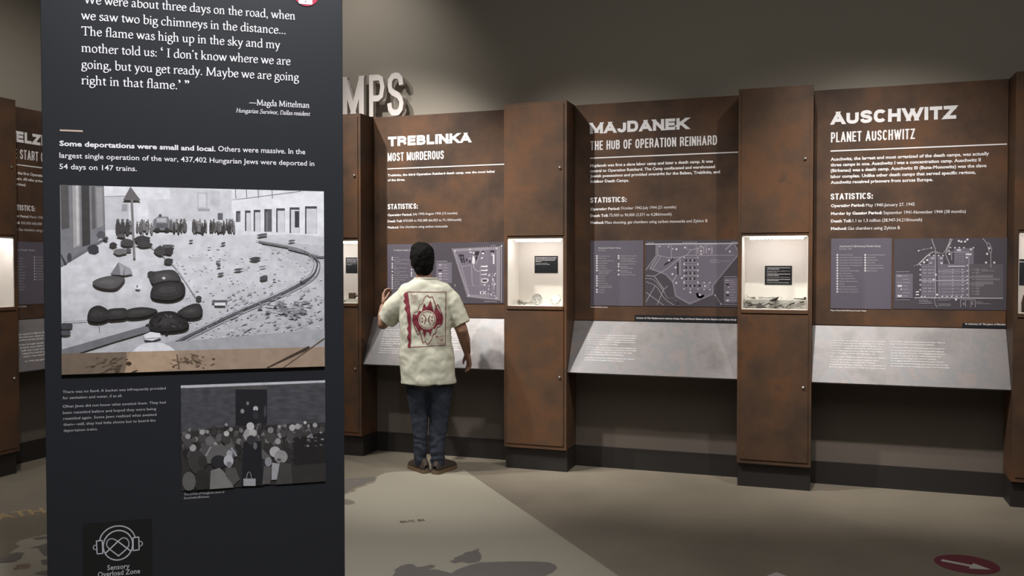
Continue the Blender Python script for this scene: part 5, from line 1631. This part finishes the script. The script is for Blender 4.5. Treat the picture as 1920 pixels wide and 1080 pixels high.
MB().add([q + Vector((0, 0, h)) for h in (.0002, .0012) for q in (P1, P1 + e1 * .28, P1 + e1 * .28 + e2 * .28, P1 + e2 * .28)], [(4, 5, 6, 7), (0, 1, 5, 4), (1, 2, 6, 5), (2, 3, 7, 6), (3, 0, 4, 7)]).build('sheet', DULLW, sg, world=True)
MB().add([P1 + e1 * a + e2 * b + Vector((0, 0, .0018)) for a, b in ((.06, .06), (.22, .06), (.22, .10), (.06, .10))], [(0, 1, 2, 3)]).build('stripe', REDS, sg, world=True)

# ------------------------------------------------------------------ the visitor
SKIN = mat('skin', (.30, .165, .115), .5, spec=.4)
SHIRT = mat('off_white_cotton', (.60, .60, .50), .85, 0, None, 30, .12, .2)
JEANS = mat('dark_navy_denim', (.03, .036, .055), .85, 0, [(.35, (.024, .028, .042)), (.7, (.044, .052, .074))], 9, .1, .2)
HAIR = mat('black_hair', (.006, .0055, .0055), .75, 0, None, 60, .4, .12)
SHOE = mat('dark_brown_suede', (.045, .03, .022), .7)
SOLE = mat('tan_brown_sole', (.14, .09, .05), .7)
REDP = mat('dark_red_shirt_print', (.19, .018, .035), .8)
EYEW = mat('eye_white', (.7, .68, .65), .3)

FOOT = FF.px(812, 887)
TH = math.atan2(-(FOOT[0] - CAM.x), FOOT[1] - CAM.y)
per = thing('person', 'person in an off-white printed t-shirt and dark jeans, seen from behind, left hand raised', 'person', (FOOT[0], FOOT[1], 0), TH)
S_ = 259.6


def Q(u, v, y=0.0):
    return Vector(((u - 812) / S_, y, (887 - v) / S_))


def chain(mb, pts, rad, n=14):
    mb.tube(pts, rad, n)
    for p, r in zip(pts, rad):
        mb.ball(p, r * .99, 12, 8)


def fuse(mb, voxel, smooth, name, m, parent, noise_amp=0, noise_scale=10, fn=None):
    me = bpy.data.meshes.new('tmp')
    me.from_pydata(mb.v, [], mb.f)
    o = bpy.data.objects.new('tmp', me)
    COL.objects.link(o)
    r = o.modifiers.new('r', 'REMESH')
    r.mode = 'VOXEL'
    r.voxel_size = voxel
    if smooth:
        s = o.modifiers.new('s', 'SMOOTH')
        s.factor = .5
        s.iterations = smooth
    dg = bpy.context.evaluated_depsgraph_get()
    res = bpy.data.meshes.new_from_object(o.evaluated_get(dg))
    bpy.data.objects.remove(o)
    bpy.data.meshes.remove(me)
    res.name = name
    if noise_amp or fn:
        ns = [v.normal.copy() for v in res.vertices]
        for v, nn in zip(res.vertices, ns):
            k = noise_amp * noise.noise(v.co * noise_scale) if noise_amp else 0
            if fn:
                k += fn(v.co, nn)
            v.co += nn * k
    res.materials.clear()
    res.materials.append(m)
    for p in res.polygons:
        p.use_smooth = True
    ob = bpy.data.objects.new(name, res)
    COL.objects.link(ob)
    ob.parent = parent
    return ob


def loft(mb, rings, n=28, e=2.4):
    """rings: (centre, half width, half depth) - rounded boxes stacked up z"""
    vs, fs = [], []
    for c, hw, hd in rings:
        for k in range(n):
            a = 2 * PI * k / n
            ca, sa = math.cos(a), math.sin(a)
            vs.append(Vector(c) + Vector((hw * math.copysign(abs(ca) ** (2 / e), ca), hd * math.copysign(abs(sa) ** (2 / e), sa), 0)))
    for i in range(len(rings) - 1):
        for k in range(n):
            fs.append((i * n + k, i * n + (k + 1) % n, (i + 1) * n + (k + 1) % n, (i + 1) * n + k))
    fs += [tuple(range(n))[::-1], tuple(range((len(rings) - 1) * n, len(rings) * n))]
    mb.add(vs, fs)


# ---- body: one continuous surface
b = MB()
hx = Q(792.5, 483)
b.ball((hx.x, .015, 1.565), (.074, .092, .098), 20, 14)            # skull
b.ball((hx.x, .050, 1.505), (.060, .066, .066), 16, 12)            # face and jaw
b.ball((hx.x, .098, 1.458), (.024, .020, .016))                    # chin
b.tube([(hx.x, .104, 1.555), (hx.x, .124, 1.525), (hx.x, .132, 1.512), (hx.x, .112, 1.505)], [.008, .010, .012, .009], 10)   # nose
b.ball((hx.x, .112, 1.482), (.024, .008, .005)).ball((hx.x, .111, 1.473), (.021, .009, .006))   # lips
for s in (-1, 1):
    b.ball((hx.x + s * .030, .093, 1.558), (.021, .013, .006)).ball((hx.x + s * .034, .086, 1.530), (.022, .014, .010))     # brow and cheek
    b.ball((hx.x + s * .076, .012, 1.535), (.009, .020, .032))     # ear
chain(b, [Q(798, 535, -.015), Q(796, 518, -.008), Q(793, 500, .005)], [.062, .056, .056])
loft(b, [(Q(803, 712, 0), .14, .09), (Q(801, 650, 0), .13, .085), (Q(799, 590, 0), .14, .09), (Q(798, 556, 0), .15, .085), (Q(798, 540, 0), .12, .07)])
for u0, us in ((782, ((785, 770, .02, .044), (788, 848, .035, .033), (788, 874, .06, .030))), (826, ((824, 775, .0, .046), (821, 852, .0, .034), (821, 878, .01, .030)))):
    chain(b, [Q(u0, 722, 0)] + [Q(u, v, y) for u, v, y, r in us], [.072] + [r for *_, r in us])
# right arm hanging, forearm swung forward
chain(b, [Q(838, 550, 0), Q(853, 584, -.012), Q(866, 616, -.02), Q(872, 636, .04), Q(878, 662, .13)], [.054, .050, .045, .042, .028])


def hand(mb, W, K, side, across, curl, th):
    """W wrist, K knuckle centre, across = direction index->little; curl = list of bends towards 'side'"""
    ax = (K - W).normalized()
    ac = (across - ax * across.dot(ax)).normalized()
    nn = side - ax * side.dot(ax)
    nn = (nn - ac * nn.dot(ac)).normalized()
    for k in (-1.2, -.4, .4, 1.2):
        mb.tube([W + ac * k * .012, W.lerp(K, .5) + ac * k * .019, K + ac * k * .0215], [.015, .0145, .011], 10)
        mb.ball(K + ac * k * .0215, .0115)
    for i, (k, Lf) in enumerate(zip((-1.5, -.5, .5, 1.5), (.072, .080, .074, .058))):
        p = K + ac * k * .0185
        d = ax.copy()
        pts = [p.copy()]
        for j, f in enumerate((.45, .31, .24)):
            d = (Matrix.Rotation(curl[i] * (1.0 if j else .7), 3, ax.cross(nn)) @ d).normalized() if True else d
            p = p + d * Lf * f
            pts.append(p.copy())
        mb.tube(pts, [.0100, .0092, .0085, .0070], 10)
        mb.ball(pts[-1], .0072)
        mb.ball(pts[1], .0094)
    base = W + (K - W) * .25 - ac * .026
    t1 = base + (ax * th[0] - ac * th[1] + nn * th[2]) * .036
    t2 = t1 + (ax * .85 - ac * .1 + nn * .5).normalized() * .030
    t3 = t2 + (ax * .9 + ac * .1 + nn * .35).normalized() * .024
    mb.tube([base, t1, t2, t3], [.016, .0125, .0105, .0082], 10)
    mb.ball(t3, .0084)


hand(b, Q(878, 662, .13), Q(882, 683, .165), Vector((-1, .2, 0)), Vector((.3, -1, 0)), [.30, .34, .40, .46], (.85, .32, .25))
# left arm: elbow out, forearm up and forwards, loose fist
chain(b, [Q(757, 551, 0), Q(737, 580, .05), Q(718, 606, .10), Q(716, 592, .20), Q(716, 576, .29)], [.052, .046, .041, .038, .028])
hand(b, Q(716, 576, .29), Q(716, 553, .325), Vector((1, .05, 0)), Vector((0, 1, -.2)), [.62, .85, .95, 1.0], (.75, .5, .55))
fuse(b, .0042, 3, 'body', SKIN, per)
for s in (-1, 1):
    e = MB().ball((hx.x + s * .029, .0945, 1.543), (.013, .008, .0075), 14, 10).build('eye', EYEW, per, True)
    MB().ball((hx.x + s * .029, .1012, 1.543), (.0048, .0022, .0048), 12, 8).build('iris', HAIR, e, True)

# ---- hair
h = MB()
h.ball((hx.x, -.004, 1.580), (.090, .104, .098), 24, 16)
h.ball((hx.x - .006, -.004, 1.612), (.080, .090, .068), 20, 12)
h.ball((hx.x - .012, .036, 1.640), (.066, .075, .040), 18, 10)
h.ball((hx.x + .004, -.030, 1.530), (.084, .072, .070), 18, 12)
h.ball((hx.x + .008, -.038, 1.500), (.072, .054, .062), 18, 12)
h.ball((hx.x + .010, -.038, 1.468), (.052, .034, .040), 16, 10)
fuse(h, .005, 9, 'hair', HAIR, per, .006, 30, lambda c, n: .0035 * noise.noise(c * 110))

# ---- t-shirt
t = MB()
loft(t, [(Q(804.5, 716.5, .0), .202, .150), (Q(803.5, 700, 0), .199, .150), (Q(802, 680, 0), .195, .146), (Q(799, 640, 0), .188, .138), (Q(798, 600, 0), .190, .132), (Q(798, 570, -.004), .196, .126),
         (Q(798, 552, -.006), .200, .116), (Q(798, 540, -.006), .194, .104), (Q(798, 532, -.006), .172, .092), (Q(798.5, 526, -.005), .125, .080), (Q(799, 520.5, -.004), .088, .070)])
t.tube([Q(832, 555, 0), Q(845, 566, -.004), Q(855, 586, -.010), Q(866, 607, -.016)], [.086, .082, .073, .066], 20)
t.tube([Q(766, 556, 0), Q(752, 566, .02), Q(738, 580, .045), Q(724, 598, .08)], [.088, .086, .080, .074], 20)


def folds(c, n):
    k = .0045 * math.sin(c.x * 46 + 3 * noise.noise(c * 5) * 2.2 + c.z * 9) * max(0, min(1, (1.12 - c.z) * 3)) * .6
    k += .010 * noise.noise(Vector((c.x * 8 + c.z * 4, c.y * 8, c.z * 5)))
    k += .006 * noise.noise(Vector((c.x * 11, c.y * 11, c.z * 17))) + .003 * noise.noise(c * 32)
    return k


sh = fuse(t, .0075, 4, 'tshirt', SHIRT, per, 0, 1, folds)
cl = MB()
ring = [Vector((Q(799, 0).x + .080 * math.cos(2 * PI * k / 32), -.004 + .066 * math.sin(2 * PI * k / 32), Q(0, 519.5).z - .012 * max(0, math.sin(2 * PI * k / 32)))) for k in range(33)]
cl.tube(ring, .0085, 8, False)
cl.build('collar', SHIRT, sh, True)
INV[sh.name] = INV[per.name]

bvh = BVHTree.FromPolygons([v.co.copy() for v in sh.data.vertices], [tuple(p.vertices) for p in sh.data.polygons])
PRN = MB()
_lay = [.0022]


def onshirt(pts, tris, mb):
    bm = bmesh.new()
    vs = [bm.verts.new((x, 0, zz)) for x, zz in pts]
    for f in tris:
        try:
            bm.faces.new([vs[i] for i in f])
        except ValueError:
            pass
    for _ in range(7):
        ed = [e for e in bm.edges if e.calc_length() > .010]
        if not ed:
            break
        bmesh.ops.subdivide_edges(bm, edges=ed, cuts=1, use_grid_fill=False)
        bmesh.ops.triangulate(bm, faces=bm.faces[:])
    for v in bm.verts:
        hit = bvh.ray_cast(Vector((v.co.x, -1, v.co.z)), Vector((0, 1, 0)))[0]
        v.co.y = (hit.y if hit else -.13) - _lay[0]
    mb.bm(bm)
    _lay[0] += .00035


def zp(x, y):
    q = Q(x / 7.713 + 740, y / 7.713 + 520)
    return q.x, q.z


def ppoly(pts, mb):
    ab = [zp(*p) for p in pts]
    onshirt(ab, tessellate_polygon([[Vector((a, c, 0)) for a, c in ab]]), mb)


def pline(pts, w, mb):
    for (x0, y0), (x1, y1) in zip(pts, pts[1:]):
        L = math.hypot(x1 - x0, y1 - y0) or 1
        nx, ny = -(y1 - y0) / L * w / 2, (x1 - x0) / L * w / 2
        tx, ty = (x1 - x0) / L * w * .3, (y1 - y0) / L * w * .3
        ppoly([(x0 - tx + nx, y0 - ty + ny), (x1 + tx + nx, y1 + ty + ny), (x1 + tx - nx, y1 + ty - ny), (x0 - tx - nx, y0 - ty - ny)], mb)
        _lay[0] -= .00035
    _lay[0] += .00035


pline([(195, 182), (745, 186)], 8, PRN)
pline([(745, 186), (742, 500), (735, 940)], 9, PRN)
pline([(220, 966), (735, 944)], 8, PRN)
band = [(200, 185), (228, 380), (246, 560), (248, 760), (240, 975), (205, 978)]
for y, x in ((950, 196), (890, 214), (830, 188), (770, 212), (705, 188), (655, 210), (610, 198), (540, 190), (490, 192), (430, 152), (372, 176), (320, 138), (272, 160), (225, 138)):
    band.append((x, y))
ppoly(band + [(165, 190)], PRN)
flame = [(480, 232), (515, 262), (550, 250), (580, 330), (600, 390), (630, 362), (660, 430), (690, 510), (700, 560), (690, 640), (650, 680), (620, 680), (600, 760), (560, 795), (540, 860), (500, 915), (475, 925), (450, 885), (410, 905), (400, 850), (380, 765), (345, 790), (300, 690), (272, 590), (275, 520), (300, 470), (340, 460), (370, 365), (410, 345), (440, 260)]
pline(flame + flame[:1], 10, PRN)
ppoly([(300, 500), (330, 512), (365, 448), (400, 462), (435, 340), (465, 402), (485, 380), (525, 300), (555, 420), (575, 472), (600, 390), (655, 460), (690, 530), (700, 560), (690, 640), (620, 650), (590, 705), (560, 690), (520, 810), (495, 748), (475, 732), (437, 838), (410, 722), (390, 705), (370, 770), (300, 650), (272, 590), (275, 520)], PRN)
CR = MB()
ppoly([(478 + 124 * math.cos(2 * PI * k / 28), 580 + 136 * math.sin(2 * PI * k / 28)) for k in range(28)], CR)
pline([(478 + 108 * math.cos(2 * PI * k / 28), 580 + 118 * math.sin(2 * PI * k / 28)) for k in range(29)], 9, PRN)
pline(catmull([(422, 505), (450, 540), (455, 580), (435, 640)], 4), 12, PRN)
pline(catmull([(516, 515), (500, 550), (500, 600), (522, 642)], 4), 12, PRN)
for x, y in ((405, 555), (405, 605), (545, 540), (545, 585)):
    ppoly([(x + 11 * math.cos(2 * PI * k / 10), y + 12 * math.sin(2 * PI * k / 10)) for k in range(10)], PRN)
for s, x0, x1, y in (('WHAT', 232, 345, 248), ('GOES', 240, 345, 300), ('UP?', 248, 320, 345), ('MUST', 598, 722, 832), ('COME', 610, 715, 880), ('DOWN', 622, 722, 925)):
    vs, fs = glyphs(s, .01, 2, 0)
    gx0, gx1 = min(v[0] for v in vs), max(v[0] for v in vs)
    k = (x1 - x0) / (gx1 - gx0)
    ab = [zp(x0 + (vx - gx0) * k, y - vy * 40) for vx, vy in vs]
    onshirt(ab, fs, PRN)
PRN.build('back_print', REDP, sh, True)
CR.build('print_disc', SHIRT, sh, True)

# ---- jeans
j = MB()
j.ball(Q(804, 712, 0), (.172, .120, .075), 20, 12)
chain(j, [Q(783, 722, .0), Q(785, 750, .01), Q(786, 775, .02), Q(788, 815, .025), Q(788.5, 846, .035), Q(788, 868, .05)], [.083, .075, .064, .053, .048, .046])
chain(j, [Q(828, 722, -.01), Q(826, 750, -.005), Q(824, 778, 0), Q(821, 815, -.005), Q(820.5, 852, .0), Q(820.5, 873, .008)], [.090, .082, .072, .060, .052, .048])


def jfold(c, n):
    a = max(0, min(1, (.42 - c.z) * 4))
    return .006 * noise.noise(c * 14) + a * .004 * math.sin(c.z * 80 + 9 * noise.noise(c * 9)) + .004 * noise.noise(c * 30)


fuse(j, .008, 3, 'jeans', JEANS, per, 0, 1, jfold)

# ---- shoes
for hxx, hyy, dx, dy in (((797 - 812) / S_ + .010, -.015, -.46, .89), (.012, -.050, .56, .83)):
    d = Vector((dx, dy, 0)).normalized()
    sd = Vector((d.y, -d.x, 0))
    H = Vector((hxx, hyy, 0))
    prof = [(0, .018), (.02, .027), (.10, .032), (.30, .033), (.50, .037), (.70, .042), (.86, .038), (.95, .027), (1, .012)]
    Lf = .268
    up = MB()
    rings = []
    hs = [.062, .094, .112, .106, .092, .074, .060, .050, .038]
    n = 16
    vs, fs = [], []
    for (q, w), hh in zip(prof, hs):
        for k in range(n):
            a = PI * k / (n - 1)
            vs.append(H + d * (q * Lf) + sd * (w * .95 * math.cos(a)) + Vector((0, 0, .018 + (hh - .018) * math.sin(a) ** .7)))
    for i in range(len(prof) - 1):
        for k in range(n - 1):
            fs.append((i * n + k, i * n + k + 1, (i + 1) * n + k + 1, (i + 1) * n + k))
        fs.append((i * n + n - 1, i * n, (i + 1) * n, (i + 1) * n + n - 1))
    fs += [tuple(range(n)), tuple(range((len(prof) - 1) * n, len(prof) * n))[::-1]]
    up.add(vs, fs)
    so = up.build('shoe', SHOE, per, True)
    sl = MB()
    out = [(q, w * 1.05) for q, w in prof]
    P2 = [H + d * (q * Lf * 1.03 - .004) + sd * w for q, w in out] + [H + d * (q * Lf * 1.03 - .004) - sd * w for q, w in reversed(out)]
    m_ = len(P2)
    sl.add([p + Vector((0, 0, zz)) for zz in (0.001, .028) for p in P2], [tuple(range(m_)), tuple(range(m_, 2 * m_))[::-1]] + [(i, (i + 1) % m_, m_ + (i + 1) % m_, m_ + i) for i in range(m_)])
    sl.build('sole', SOLE, so)
